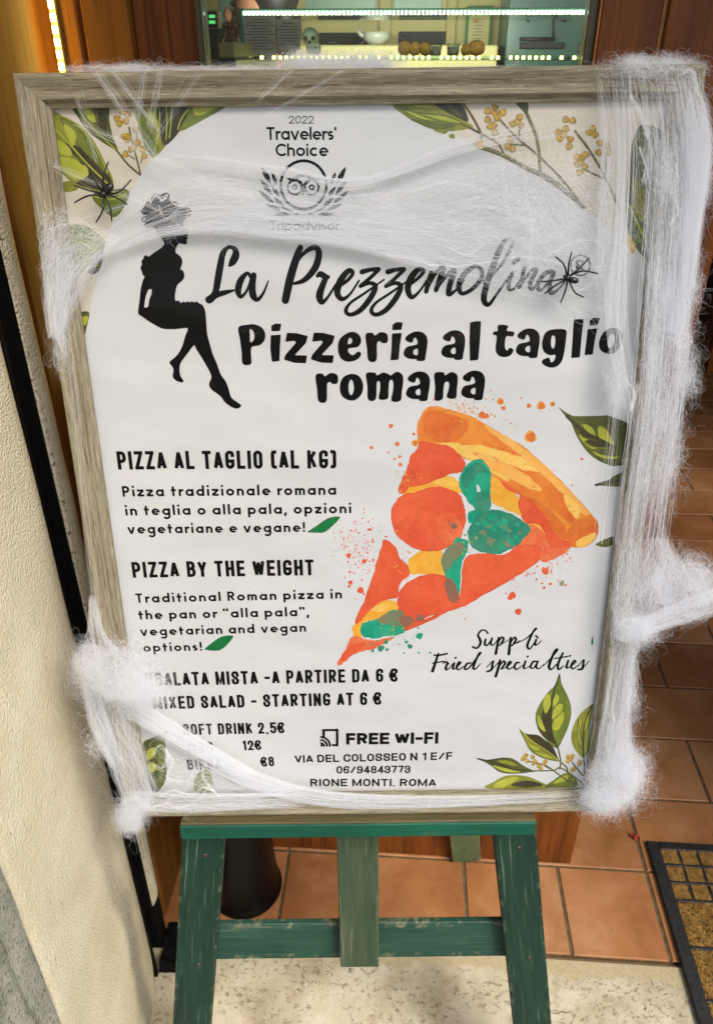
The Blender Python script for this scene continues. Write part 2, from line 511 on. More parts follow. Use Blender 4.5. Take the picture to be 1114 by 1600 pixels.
mb = MB(); mb.add([(-150,-150,-.14),(150,-150,-.14),(150,150,-.14),(-150,150,-.14)], [(0,1,2,3)])
structure('street_ground', mb, M['asphalt'])
mb = MB(); mb.box((-.62, .30, -.138), (2.4, .93, -.001), bev=.012)
structure('stone_threshold', mb, M['travertine'], GB)
mb = MB(); mb.box((-2.6, .932, -.10), (3.6, 6.2, -.0035))
structure('floor_bed', mb, M['grout'], GB)
mb = MB()
ROWV = {0: [-.36, -.158, .045, .25, .465, .668], 1: [-.16, .25, .668], 2: [.06, .47, .879], 3: [-.11, .30, .70, 1.11], 4: [.06, .47, .884, 1.29], 5: [.07, .48, .889, 1.093]}
for k in range(26):
    y0 = .93 + .204*k; y1 = y0 + .204
    vs = ROWV.get(k)
    base = vs if vs else [(.31 if k % 2 else .10)]
    xs = list(base)
    while xs[0] > -2.6: xs.insert(0, xs[0] - .41)
    while xs[-1] < 3.6: xs.append(xs[-1] + .41)
    for a, b in zip(xs[:-1], xs[1:]):
        g = .0034; j = lambda: random.uniform(-.0008, .0008)
        x0, x1, ya, yb = a+g+j(), b-g+j(), y0+(g if k else .0005)+j(), y1-g+j()
        c = .0016; zt = random.uniform(-.0004, .0004)
        v = [(x0,ya,-.006),(x1,ya,-.006),(x1,yb,-.006),(x0,yb,-.006),(x0,ya,zt-c),(x1,ya,zt-c),(x1,yb,zt-c),(x0,yb,zt-c),
             (x0+c,ya+c,zt),(x1-c,ya+c,zt),(x1-c,yb-c,zt),(x0+c,yb-c,zt)]
        f = [(8,9,10,11)]
        for q in range(4):
            r = (q+1) % 4
            f += [(q, r, 4+r, 4+q), (4+q, 4+r, 8+r, 8+q)]
        mb.add(v, f)
tiles = structure('tile_floor', mb, M['tile'], GB)

# cream plaster reveal with a black shutter channel
def noise2(a, b, seed, f):
    r = np.random.default_rng(seed); s = 0
    for i in range(5):
        k1, k2, p = r.uniform(-1, 1)*f*(1+i), r.uniform(-1, 1)*f*(1+i), r.uniform(0, 6.28)
        s = s + np.sin(k1*a + k2*b + p)/(1+i)
    return s
def wall_sheet(mb, X, y0, y1, z0, z1, ny, nz, amp, seed, back, f=8, edge=0.0, mat=0, foot=0.0):
    ys = np.linspace(y0, y1, ny); zs = np.linspace(z0, z1, nz)
    v = []; fc = []
    for z in zs:
        for y in ys:
            d = amp*noise2(y, z, seed, f)
            e = max(0, 1-min(y-y0, y1-y)/.02) if edge else 0
            ft = foot*max(0, 1-(z-z0)/.10)**2*max(0, (y-(y1-.07))/.07)
            v.append((X + d - edge*e*e, y - ft*1.0, z))
    for i in range(nz-1):
        for k in range(ny-1):
            fc.append((i*ny+k, i*ny+k+1, (i+1)*ny+k+1, (i+1)*ny+k))
    mb.add(v, fc, mat, True)
    b = len(v)
    n = ny
    ring = [i for i in range(ny)] + [i*ny+ny-1 for i in range(1, nz)] + [(nz-1)*ny+k for k in range(ny-2, -1, -1)] + [i*ny for i in range(nz-2, 0, -1)]
    rv = [v[i] for i in ring]
    bk = [(back, p[1], p[2]) for p in rv]
    m = len(rv)
    mb.add(rv + bk, [(i, m+i, m+(i+1) % m, (i+1) % m) for i in range(m)] + [list(range(m, 2*m))], mat, False)
pier = empty('plaster_pier', loc=(-.40, .70, 0), label='cream stuccoed door reveal with a grey streak of stain and painted shade beside the easel', cat='wall')
def under(o, p):                       # keep world placement, become a child
    o.parent = p; o.matrix_parent_inverse = p.matrix_world.inverted(); return o
bpy.context.view_layer.update()
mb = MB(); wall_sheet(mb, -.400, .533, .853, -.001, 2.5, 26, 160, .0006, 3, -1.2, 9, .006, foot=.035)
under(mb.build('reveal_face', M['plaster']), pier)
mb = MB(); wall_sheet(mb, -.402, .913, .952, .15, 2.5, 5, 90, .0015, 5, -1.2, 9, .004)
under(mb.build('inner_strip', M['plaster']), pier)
mb = MB(); mb.box((-1.2, .8535, 0), (-.428, .9125, 2.5)); mb.box((-1.2, .9135, 0), (-.408, .9515, .149)); mb.box((-.4275, .8545, 0), (-.405, .8625, 2.5)); mb.box((-.4275, .904, .10), (-.408, .9115, 2.5))
gx, gy = 12, 24; vv = []
for i in range(gx):
    for k in range(gy):
        u_, v_ = i/(gx-1), k/(gy-1)
        vv.append((-.404+.046*u_*(1+.15*math.sin(9*v_)), .862+.105*v_, .0004+.020*max(0, (1-u_)**1.3)*(.7+.3*math.sin(13*v_+4*u_))*min(1, 6*v_, 6*(1-v_)+.2)+random.uniform(0, .0022)))
mb.add(vv, [(i*gy+k, (i+1)*gy+k, (i+1)*gy+k+1, i*gy+k+1) for i in range(gx-1) for k in range(gy-1)], 0, False)
tag(mb.build('shutter_channel', M['black']), 'narrow black vertical channel recessed in the cream reveal', 'shutter channel')
pil = empty('stone_pilaster', loc=(-.40, .36, 0), label='rough grey stone block edging the cream stucco near the threshold', cat='pilaster')
bpy.context.view_layer.update()
mb = MB(); wall_sheet(mb, -.391, .16, .529, -.138, 2.5, 30, 180, .0007, 11, -1.2, 26, .004)
under(mb.build('upper_block', M['stone']), pil)
mb2 = MB(); wall_sheet(mb2, -.383, .13, .486, -.138, .80, 40, 90, .0022, 14, -1.2, 60, .010)
under(mb2.build('rough_base', M['stone']), pil)

# wooden casing lining the reveal, deeper than the plaster
def vpanel(mb, x0, x1, y, z0, z1, th=.02, bev=.002, mat=0):
    mb.box((x0, y, z0), (x1, y+th, z1), mat, bev)
sf = empty('shopfront', mat=GB @ Matrix.Translation((0, 1.14, 0)), label='varnished brown wooden shopfront with a window onto the display case', cat='shopfront')
bpy.context.view_layer.update()
def sfpart(mb, name, mat):
    o = mb.build(name, mat); o.matrix_world = GB
    return under2(o, sf)
def under2(o, p):
    w = o.matrix_world.copy(); o.parent = p; o.matrix_parent_inverse = p.matrix_world.inverted(); o.matrix_basis = w; return o
SFY = 1.14
X = lambda px, py=50, y=SFY: gb_hit(px, py, 0 if False else 1, y)[0]
xa, xb1, xb2, xc, xd = X(92), X(124), X(134), X(205), X(306)
xg0, xg1, xr0 = X(318), X(917), X(934)
xr1, xr2, xre = X(1030), X(1038), .50
mb = MB(); mb.box((-.52, .955, 0), (-.4035, 1.138, 2.45), 0, .003)
cas = sfpart(mb, 'reveal_casing', M['wood_casing'])
mb = MB(); vpanel(mb, -.52, xb1, SFY, 0, 2.45); sfpart(mb, 'corner_board', M['wood_panel'])
mb = MB(); vpanel(mb, xb1, xb2, SFY+.010, 0, 2.45, .01, 0); sfpart(mb, 'groove', M['wood_dark'])
mb = MB(); vpanel(mb, xb2, xc, SFY-.004, 0, 2.45, .024); sfpart(mb, 'side_board', M['wood_panel'])
mb = MB(); vpanel(mb, xc+.001, xd, SFY+.012, 0, 2.45, .02); sfpart(mb, 'recessed_board', M['wood_dark'])
mb = MB(); vpanel(mb, xd+.001, xg0, SFY-.002, .62, 2.45, .035, .002); mb.box((xg0, SFY, .60), (xg1, SFY+.03, .62)); vpanel(mb, xg1, xr0-.002, SFY+.006, .62, 2.45, .03, .001)
sfpart(mb, 'window_frame', M['aluminium'])
mb = MB(); mb.box((xg0, SFY+.010, .62), (xg1, SFY+.016, 2.45)); sfpart(mb, 'window_pane', M['glass'])
mb = MB(); mb.box((xd+.001, SFY, 0), (xre-.003, SFY+.03, .60), 0, .003); sfpart(mb, 'kick_board', M['wood_dark'])
mb = MB(); vpanel(mb, xr0, xr1, SFY-.001, .601, 2.45, .03); vpanel(mb, xr2, xre, SFY-.001, .601, 2.45, .03, .002); sfpart(mb, 'end_board', M['wood_dark'])
mb = MB(); vpanel(mb, xr1, xr2, SFY+.008, .601, 2.45, .01, 0); vpanel(mb, xr0-.0018, xr0-.0002, SFY-.003, .62, 2.45, .02, 0); sfpart(mb, 'pale_bead', M['wood_edge'])
mb = MB(); mb.box((-1.2, .30, 2.5), (2.4, 1.4, 3.6)); mb.box((1.55, .30, 0), (2.4, 1.2, 2.499))
o = mb.build('facade_wall', M['plaster']); o.matrix_world = GB; tag(o, kind='structure')

# LED strip in the corner of the casing and the shopfront
led = empty('led_strip', mat=GB @ Matrix.Translation((-.397, 1.133, 1.15)), label='glowing warm yellow light strip running up the wooden corner', cat='light strip')
bpy.context.view_layer.update()
LX, LY = gb_hit(86, 50, 1, 1.128)[0], 1.128
mb = MB(); mb.box((LX-.004, LY+.004, 1.15), (LX+.004, LY+.0095, 2.42)); o = mb.build('backing', M['cream']); o.matrix_world = GB; under2(o, led)
M['led_warm'] = emis('warm_led', (1.0, .64, .12, 1), 17)
mb = MB()
z = 1.17
while z < 2.42:
    mb.box((LX-.0026, LY+.0005, z-.0042), (LX+.0026, LY+.0038, z+.0042)); z += .0135
o = mb.build('diodes', M['led_warm']); o.matrix_world = GB; under2(o, led)

# room behind
mb = MB(); mb.box((-2.6, 6.2, 0), (3.6, 6.3, 2.7)); mb.box((-2.7, 1.4, 0), (-2.6, 6.3, 2.7)); mb.box((3.6, 1.2, 0), (3.7, 6.3, 2.7)); mb.box((-2.7, 1.2, 0), (-.53, 1.399, 2.7))
structure('room_wall', mb, M['room_wall'], GB)
mb = MB(); mb.box((-2.7, 1.41, 2.7), (3.7, 6.3, 2.8)); structure('room_ceiling', mb, M['ceiling'], GB)
# ------------------------------------------------------------------ flat artwork tools (everything printed lies on the sheet)
def cr(pts, closed=True, n=5):        # Catmull-Rom through the points
    P = np.array(pts, float); N = len(P); out = []
    rngk = range(N) if closed else range(N-1)
    for i in rngk:
        p0 = P[(i-1) % N] if closed else P[max(i-1, 0)]
        p1 = P[i]; p2 = P[(i+1) % N] if closed else P[i+1]
        p3 = P[(i+2) % N] if closed else P[min(i+2, N-1)]
        for k in range(n):
            t = k/n
            out.append(.5*((2*p1)+(-p0+p2)*t+(2*p0-5*p1+4*p2-p3)*t*t+(-p0+3*p1-3*p2+p3)*t**3))
    if not closed: out.append(P[-1])
    return np.array(out)
class Art:
    """flat shapes printed on the sheet: px -> sheet plane, each shape a hair above the last"""
    def __init__(s, w): s.mb = MB(); s.w = w; s.mats = []; s.k = 0; s.inc = 1
    def mi(s, m):
        if m not in s.mats: s.mats.append(m)
        return s.mats.index(m)
    def lay(s):
        s.k += s.inc; return s.w + s.k*5.0e-7
    def local(s, P, m, holes=()):
        w = s.lay()
        loops = [[Vector((p[0], p[1], 0)) for p in P]] + [[Vector((p[0], p[1], 0)) for p in h] for h in holes]
        tris = tessellate_polygon(loops)
        flat = [v for l in loops for v in l]
        vs = [(v.x, v.y, w) for v in flat]
        fs = []
        for t in tris:
            a, b, c = (flat[i] for i in t)
            z = (b-a).cross(c-a).z
            if abs(z) < 1e-14: continue
            fs.append(t if z > 0 else t[::-1])
        s.mb.add(vs, fs, s.mi(m))
    def px(s, pts, m, smooth=True, holes=(), n=5, T=None, clip=True):
        def conv(q):
            q = np.array(q, float)
            if T is not None: q = np.stack([T[0]+q[:,0]*T[2], T[1]+q[:,1]*T[2]], -1)
            if smooth: q = cr(q, True, n)
            L = Lp(q[:,0], q[:,1], s.w)
            if clip:
                L[:,0] = np.clip(L[:,0], -PW/2-.004, PW/2+.004); L[:,1] = np.clip(L[:,1], -.004, PH+.004)
            return L
        s.local(conv(pts), m, [conv(h) for h in holes])
    def ribbon(s, C, wid, m, ext=0.0, rnd=False, closed=False):
        """C: (n,2) centre line in sheet metres, wid: width(s)"""
        C = np.array(C, float)
        keep = [0]
        for i in range(1, len(C)):
            if np.linalg.norm(C[i]-C[keep[-1]]) > 1e-6: keep.append(i)
        wv = np.full(len(C), wid) if np.isscalar(wid) else np.array(wid, float)
        C = C[keep]; wv = wv[keep]
        if closed and np.linalg.norm(C[0]-C[-1]) < 1e-6: C = C[:-1]; wv = wv[:-1]
        n = len(C)
        if n < 2: return
        if not closed and ext:
            d = C[0]-C[1]; C[0] = C[0] + d/np.linalg.norm(d)*ext
            d = C[-1]-C[-2]; C[-1] = C[-1] + d/np.linalg.norm(d)*ext
        L = []; Rr = []
        for i in range(n):
            a = C[i]-C[(i-1) % n] if (closed or i > 0) else C[1]-C[0]
            b = C[(i+1) % n]-C[i] if (closed or i < n-1) else C[-1]-C[-2]
            a = a/np.linalg.norm(a); b = b/np.linalg.norm(b)
            na = np.array([-a[1], a[0]]); nb = np.array([-b[1], b[0]])
            m_ = na+nb; l = np.linalg.norm(m_)
            m_ = na if l < .3 else m_/l
            k = min(1/max(m_ @ na, .3), 1.6)
            L.append(C[i]+m_*wv[i]/2*k); Rr.append(C[i]-m_*wv[i]/2*k)
        w = s.lay()
        v = [(p[0], p[1], w) for p in L] + [(p[0], p[1], w) for p in Rr]
        f = [(n+i, n+(i+1) % n, (i+1) % n, i) for i in range(n if closed else n-1)]
        s.mb.add(v, f, s.mi(m))
        if rnd and not closed:
            for c, q in ((C[0], wv[0]), (C[-1], wv[-1])):
                ww = s.lay()
                s.mb.add([(c[0]+q/2*math.cos(2*math.pi*k/12), c[1]+q/2*math.sin(2*math.pi*k/12), ww) for k in range(12)], [list(range(12))], s.mi(m))
    def brush(s, pts, m, T=None, n=6, scale=1.48):
        """handwriting: points (x, y, width) in picture pixels"""
        q = np.array([(p[0], p[1], p[2]) for p in pts], float)
        if T is not None: q = np.stack([T[0]+q[:,0]*T[2], T[1]+q[:,1]*T[2], q[:,2]*T[2]], -1)
        q = cr(q, False, n)
        L = Lp(q[:,0], q[:,1], s.w); L2 = Lp(q[:,0]+1, q[:,1], s.w)
        sc = np.linalg.norm(L2-L, axis=1)
        s.ribbon(L[:,:2], np.maximum(q[:,2], .3)*sc*scale, m, rnd=True)
    def dot(s, x, y, r, m, n=10, sq=1.0):
        a = np.linspace(0, 2*math.pi, n, endpoint=False) + random.random()
        rr = r*(1+.12*np.sin(3*a+random.random()*6))
        ang = random.random()*3.14
        s.inc = .15
        X = rr*np.cos(a)*sq; Y = rr*np.sin(a)
        s.px(np.stack([x+X*math.cos(ang)-Y*math.sin(ang), y+X*math.sin(ang)+Y*math.cos(ang)], -1), m, smooth=False)
        s.inc = 1
    def build(s, name, parent):
        return s.mb.build(name, s.mats, parent)

# --- letter skeletons --------------------------------------------------------
r_ = .17
O_ = [[(0,0,r_),(0,1,r_),(1,1,r_),(1,0,r_),'c']]
CAPS = {
 'A': (1.0, [[(-.06,-.04),(.5,1.02)], [(.5,1.02),(1.06,-.04)], [(.2,.24),(.8,.24)]]),
 'B': (1, [[(0,0),(0,1)], [(0,1),(.95,1,r_),(.95,.54,r_),(0,.54)], [(0,.53),(1,.53,r_),(1,0,r_),(0,0)]]),
 'C': (1, [[(1,.74),(1,1,r_),(0,1,r_),(0,0,r_),(1,0,r_),(1,.26)]]),
 'D': (1, [[(0,0),(0,1),(1,1,r_),(1,0,r_),'c']]),
 'E': (.88, [[(0,0),(0,1)], [(0,1),(1,1)], [(0,.51),(.88,.51)], [(0,0),(1,0)]]),
 'F': (.86, [[(0,0),(0,1)], [(0,1),(1,1)], [(0,.5),(.88,.5)]]),
 'G': (1, [[(1,.80),(1,1,r_),(0,1,r_),(0,0,r_),(1,0,r_),(1,.42),(.58,.42)]]),
 'H': (1, [[(0,0),(0,1)], [(1,0),(1,1)], [(0,.5),(1,.5)]]),
 'I': (0, [[(0,0),(0,1)]]),
 'K': (1.02, [[(0,0),(0,1)], [(1,1.02),(.08,.42)], [(.36,.60),(1.02,-.02)]]),
 'L': (.84, [[(0,1),(0,0)], [(0,0),(1,0)]]),
 'M': (1.36, [[(0,0),(0,1)], [(1,0),(1,1)], [(.02,.98),(.5,.05),(.98,.98)]]),
 'N': (1.03, [[(0,0),(0,1)], [(1,0),(1,1)], [(.03,1),(.97,0)]]),
 'O': (1, O_), 'Q': (1, O_),
 'P': (.97, [[(0,0),(0,1)], [(0,1),(1,1,r_),(1,.44,r_),(0,.44)]]),
 'R': (1, [[(0,0),(0,1)], [(0,1),(1,1,r_),(1,.48,r_),(0,.48)], [(.5,.48),(1.02,-.02)]]),
 'S': (.98, [[(1,.70),(1,1,r_),(0,1,r_),(0,.60,r_*.8),(1,.42,r_*.8),(1,0,r_),(0,0,r_),(0,.30)]]),
 'T': (.95, [[(0,1),(1,1)], [(.5,0),(.5,1)]]),
 'U': (1, [[(0,1),(0,0,r_),(1,0,r_),(1,1)]]),
 'V': (1.02, [[(-.06,1.04),(.5,-.02)], [(.5,-.02),(1.06,1.04)]]),
 'W': (1.55, [[(-.04,1.04),(.24,-.02)], [(.24,-.02),(.5,.95)], [(.5,.95),(.76,-.02)], [(.76,-.02),(1.04,1.04)]]),
 'X': (1.03, [[(-.02,-.04),(1.02,1.04)], [(-.02,1.04),(1.02,-.04)]]),
 'Y': (1.02, [[(-.05,1.04),(.5,.40)], [(.5,.40),(1.05,1.04)], [(.5,0),(.5,.45)]]),
 'Z': (.92, [[(0,1),(1,1)], [(1,1),(0,0)], [(0,0),(1,0)]]),
 '0': (.98, O_),
 '1': (.55, [[(1,0),(1,1)], [(1,.97),(0,.80)]]),
 '2': (.95, [[(0,.70),(0,1,r_),(1,1,r_),(1,.58,r_*.7),(0,.0)], [(0,0),(1,0)]]),
 '3': (.95, [[(0,.72),(0,1,r_),(1,1,r_),(1,.53,r_*.7),(.4,.53)], [(.4,.53),(1,.53,r_*.7),(1,0,r_),(0,0,r_),(0,.28)]]),
 '4': (1.02, [[(.75,0),(.75,1)], [(.75,1),(0,.25)], [(0,.25),(1.08,.25)]]),
 '5': (.97, [[(1,1),(.04,1),(.02,.55)], [(0,.52),(.3,.64,r_*.5),(1,.64,r_),(1,0,r_),(0,0,r_),(0,.28)]]),
 '6': (.97, [[(1,.82),(1,1,r_),(0,1,r_),(0,0,r_),(1,0,r_),(1,.56,r_),(0,.56)]]),
 '7': (.92, [[(0,1),(1,1)], [(1,1),(.35,-.02)]]),
 '8': (.97, [[(.03,.53,r_),(.03,1,r_),(.97,1,r_),(.97,.53,r_),'c'], [(0,.53,r_),(0,0,r_),(1,0,r_),(1,.53,r_),'c']]),
 '9': (.97, [[(0,.18),(0,0,r_),(1,0,r_),(1,1,r_),(0,1,r_),(0,.44,r_),(1,.44)]]),
 '€': (1, [[(1,.80),(1,1,r_),(0,1,r_),(0,0,r_),(1,0,r_),(1,.20)], [(-.25,.61),(.7,.61)], [(-.25,.40),(.7,.40)]]),
 '(': (.40, [[(1,1),(0,1,.10),(0,0,.10),(1,0)]]), ')': (.40, [[(0,1),(1,1,.10),(1,0,.10),(0,0)]]),
 '-': (.55, [[(0,.45),(1,.45)]]), ',': (.05, [[(.5,.03),(-.8,-.17)]]), '/': (.95, [[(0,0),(1,1)]]), '.': (0, [[(0,0),(0,.01)]]),
}
def round_poly(pts, closed):
    out = []
    n = len(pts)
    for i, p in enumerate(pts):
        r = p[2] if len(p) > 2 else 0
        q = np.array(p[:2])
        if r <= 0 or (not closed and i in (0, n-1)): out.append(q); continue
        a = np.array(pts[(i-1) % n][:2]); b = np.array(pts[(i+1) % n][:2])
        la, lb = np.linalg.norm(a-q), np.linalg.norm(b-q)
        r1 = min(r, la*.499); r2 = min(r, lb*.499)
        A = q+(a-q)/la*r1; B = q+(b-q)/lb*r2
        for k in range(7):
            t = k/6
            # nearly circular corner
            out.append((1-t)**2*A + 2*t*(1-t)*(q*.82+(A+B)/2*.18) + t*t*B)
    return np.array(out)
def glyph_caps(ch, Wd, t, rf):
    w, st = CAPS[ch]
    width = t + w*(Wd-t)
    res = []
    for s in st:
        closed = s[-1] == 'c'; s = s[:-1] if closed else s
        P = [(t/2+x[0]*(width-t), t/2+x[1]*(1-t), (x[2]*rf if len(x) > 2 else 0)) for x in s]
        ax = lambda a, b: abs(a[0]-b[0]) < 1e-3 or abs(a[1]-b[1]) < 1e-3
        ext = t/2 if (not closed and ax(s[0], s[1])) else 0
        res.append((round_poly(P, closed), closed, ext))
    return width, res
def el(cx, cy, rx, ry, a0, a1, n=22):
    a = np.radians(np.linspace(a0, a1, n))
    return np.stack([cx+rx*np.cos(a), cy+ry*np.sin(a)], -1)
def glyph_low(ch, X, t, wf=1.0):
    """geometric lower case: X = x-height, cap height 1"""
    B = X*wf; r = B/2-t/2; ry = X/2-t/2; c = B/2; cy = X/2; h = t/2
    st = lambda x, y0, y1: np.array([(x, y0), (x, y1)], float)
    ring = (el(c, cy, r, ry, 0, 360, 33)[:-1], True, 0)
    def o(*s): return [q if isinstance(q, tuple) else (q, False, 0) for q in s]
    n_ = X*.86*wf
    if ch == 'C': return .80, o(el(.48, .5, .48-h, .5-h, 42, 318, 30))
    if ch == 'o': return B, o(ring)
    if ch == 'a': return B, o(ring, st(B-h, 0, X))
    if ch == 'd': return B, o(ring, st(B-h, 0, 1.02))
    if ch == 'b': return B, o(ring, st(h, 0, 1.02))
    if ch == 'p': return B, o(ring, st(h, -.30, X))
    if ch == 'q': return B, o(ring, st(B-h, -.30, X))
    if ch == 'g': return B, o(ring, np.concatenate([[(B-h, X)], el(c, -.06, r, .24, 0, -150, 14)]))
    if ch == 'e': return B, o(np.concatenate([[(h, cy), (B-h*.6, cy)], el(c, cy, r, ry, 8, 318, 30)]))
    if ch == 'c': return B*.92, o(el(c, cy, r, ry, 48, 312, 26))
    if ch in 'nh': return n_, o(st(h, 0, 1.02 if ch == 'h' else X), np.concatenate([el(n_/2, X-n_/2+.02, n_/2-h, n_/2-h-.02, 180, 0, 16), [(n_-h, 0)]]))
    if ch == 'm':
        m1 = n_*.88
        a = np.concatenate([el(m1/2, X-m1/2+.02, m1/2-h, m1/2-h-.02, 180, 0, 14), [(m1-h, 0)]])
        return m1*2-t, o(st(h, 0, X), a, a+np.array([m1-t, 0]))
    if ch == 'u': return n_, o(st(n_-h, 0, X), np.concatenate([[(h, X)], el(n_/2, n_/2-.02, n_/2-h, n_/2-h-.02, 180, 360, 16)]))
    if ch == 'r': return X*.52, o(st(h, 0, X), el(X*.56, X-.30*1.0, X*.56-h, .30-h, 180, 84, 10))
    if ch == 'i': return t, o(st(h, 0, X), st(h, .82, .82+t*1.05))
    if ch == 'l': return t, o(st(h, 0, 1.02))
    if ch == 't': return X*.62, o(st(X*.28, 0, .92), np.array([(0, X-h), (X*.62, X-h)]))
    if ch == 'v': return X*.96, o(np.array([(h*.75, X+.01), (X*.48, 0)]), np.array([(X*.48, 0), (X*.96-h*.75, X+.01)]))
    if ch == 'z': return X*.82, o(np.array([(0, X-h), (X*.80, X-h)]), np.array([(X*.76, X-h), (X*.06, h)]), np.array([(0.02, h), (X*.82, h)]))
    if ch == 's':
        w = X*.68; q = (X-t)/4
        return w, o(np.concatenate([el(w/2, X-h-q, w/2-h, q, 35, 270, 14), el(w/2, h+q, w/2-h, q, 90, -145, 14)[1:]]))
    if ch == ',': return t, o(np.array([(h*1.2, t*.8), (h*.2, -t*1.1)]))
    if ch == '.': return t, o(st(h, 0, t))
    if ch == "'": return t, o(np.array([(h*1.2, 1.0), (h*.5, .74)]))
    if ch == '!': return t, o(st(h, .32, 1.0), st(h, 0, t))
    if ch == '"': return t*2.2, o(np.array([(t*.4, 1.0), (t*.4, .70)]), np.array([(t*1.8, 1.0), (t*1.8, .70)]))
    raise KeyError(ch)
def textline(_, txt, p0, p1, cap, m=INK, style='caps', t=.15, W=.42, X=.62, track=.09, space=.26, rf=1.0, wf=1.0, slant=0.0, thick=1.0):
    """one line of print from baseline point p0 to p1 (picture pixels), capital height cap pixels"""
    art = Art(.00026)
    items = []; x = 0.0
    for ch in txt:
        if ch == ' ': x += space; continue
        if style == 'low' and (ch.islower() or ch == 'C' or ch in ",.'!\""): w, st = glyph_low(ch, X, t, wf)
        else: w, st = glyph_caps(ch, W, t, rf)
        items.append((x, st)); x += w + track
    x -= track
    A = Lp(*p0, art.w)[:2]; Bq = Lp(*p1, art.w)[:2]
    mid = ((p0[0]+p1[0])/2, (p0[1]+p1[1])/2)
    hgt = np.linalg.norm(Lp(mid[0], mid[1]-cap, art.w)[:2]-Lp(*mid, art.w)[:2])
    d = (Bq-A)/x; nrm = np.array([-d[1], d[0]])/np.linalg.norm(d)*hgt
    tw = t*(hgt*.5+np.linalg.norm(d)*.5)*thick
    for x0, st in items:
        for P, closed, ext in st:
            Q = A + (P[:,:1]+x0+slant*P[:,1:2])*d + P[:,1:2]*nrm
            art.ribbon(Q, tw, m, ext=ext*tw/t, closed=closed)
            pass
    o = art.build('text_line', None); o.parent = sheet; o.matrix_basis = Matrix.Identity(4)
# ------------------------------------------------------------------ the framed poster
FW = .0290
poster = empty('framed_poster', mat=BM @ Matrix.Translation((0, -FW, 0)), label='framed pizza menu poster in a limed wood frame standing on the green easel', cat='framed poster')
bpy.context.view_layer.update()
def onboard(o, p):                     # o was modelled in sheet coordinates
    o.parent = p; o.matrix_parent_inverse = p.matrix_world.inverted(); o.matrix_basis = BM; return o
PROF = [(0,-.014),(0,.0145),(.0015,.0165),(.0050,.0168),(.0075,.0160),(.0170,.0122),(.0215,.0118),(.0235,.0128),(.0265,.0128),(.0285,.0105),(.0300,.0072),(.0345,.0060),(.0345,.0032)]
PROF = [(a*FW/.0345, b) for a, b in PROF]
def rail(L, T):
    mb = MB(); v = []
    for s, h in PROF: v += [(s+.0002, s, h), (L-s-.0002, s, h)]
    f = [(2*i, 2*i+1, 2*i+3, 2*i+2) for i in range(len(PROF)-1)]
    n = len(PROF)
    f.append([2*i for i in range(n)][::-1]); f.append([2*i+1 for i in range(n)]); f.append([0, 2*n-2, 2*n-1, 1])
    mb.add(v, [q[::-1] if False else q for q in f])
    o = mb.build('frame_rail', M['frame'])
    o.parent = poster; o.matrix_parent_inverse = poster.matrix_world.inverted(); o.matrix_basis = BM @ T
    return o
def basis(o, x, y):
    x = Vector(x); y = Vector(y); z = x.cross(y); o = Vector(o)
    return Matrix(((x[0],y[0],z[0],o[0]),(x[1],y[1],z[1],o[1]),(x[2],y[2],z[2],o[2]),(0,0,0,1)))
OW, OH = PW+2*FW, PH+2*FW
rail(OW, basis((-OW/2, -FW, 0), (1,0,0), (0,1,0)))
rail(OH, basis((OW/2, -FW, 0), (0,1,0), (-1,0,0)))
rail(OW, basis((OW/2, OH-FW, 0), (-1,0,0), (0,-1,0)))
rail(OH, basis((-OW/2, OH-FW, 0), (0,-1,0), (1,0,0)))
mb = MB(); mb.box((-OW/2+.004, -FW+.004, -.011), (OW/2-.004, OH-FW-.004, -.002)); onboard(mb.build('backing_board', M['room_wall']), poster)
mb = MB(); mb.box((-PW/2-.004, -.004, -.0015), (PW/2+.004, PH+.004, 0)); sheet = onboard(mb.build('printed_sheet', M['paper']), poster)
mb = MB(); mb.box((-PW/2-.003, -.003, .0026), (PW/2+.003, PH+.003, .0032)); onboard(mb.build('clear_cover', M['glazing']), poster)
def finish(art, name, label=None):
    o = art.build(name, None)
    o.parent = sheet; o.matrix_basis = Matrix.Identity(4)
    if label: o['label'] = label
    return o

# white field of the print
A = Art(.00002)
blob = [(351,163),(312,189),(268,220),(226,264),(200,306),(179,342),(166,379),(156,413),(145,462),(138,509),(120,560),(140,800),(180,1150),(200,1260),(1000,1260),(1010,1000),(1060,500),(1003,400),(977,385),(953,356),(913,325),(843,277),(762,236),(690,200),(640,180),(605,163)]
A.px(blob, M['white_print'], smooth=False)
finish(A, 'white_field')

OD = ink('olive_dark', S(74,78,34), S(96,100,42), 40); OM = ink('olive_mid', S(120,126,42), S(148,150,52), 30)
OL = ink('olive_light', S(164,170,54), S(186,188,72), 30); OG = ink('leaf_green', S(94,110,38), S(124,134,50), 30)
OX = ink('leaf_shadow', S(54,50,30), S(72,66,38), 40); GO = ink('berry_gold', S(222,184,66), S(196,152,50), 120, .4, .6)
GB_ = ink('berry_brown', S(172,146,72), S(142,118,58), 120)
STM = ink('stem_olive', S(116,108,44), S(92,78,38), 60)
L = Art(.00005)
def next_sprig():
    global L
    finish(L, 'leaf_sprig'); L = Art(.00005)
def vein(pts, m, w, T): L.brush([(p[0], p[1], w) for p in pts], m, T, scale=1.2)
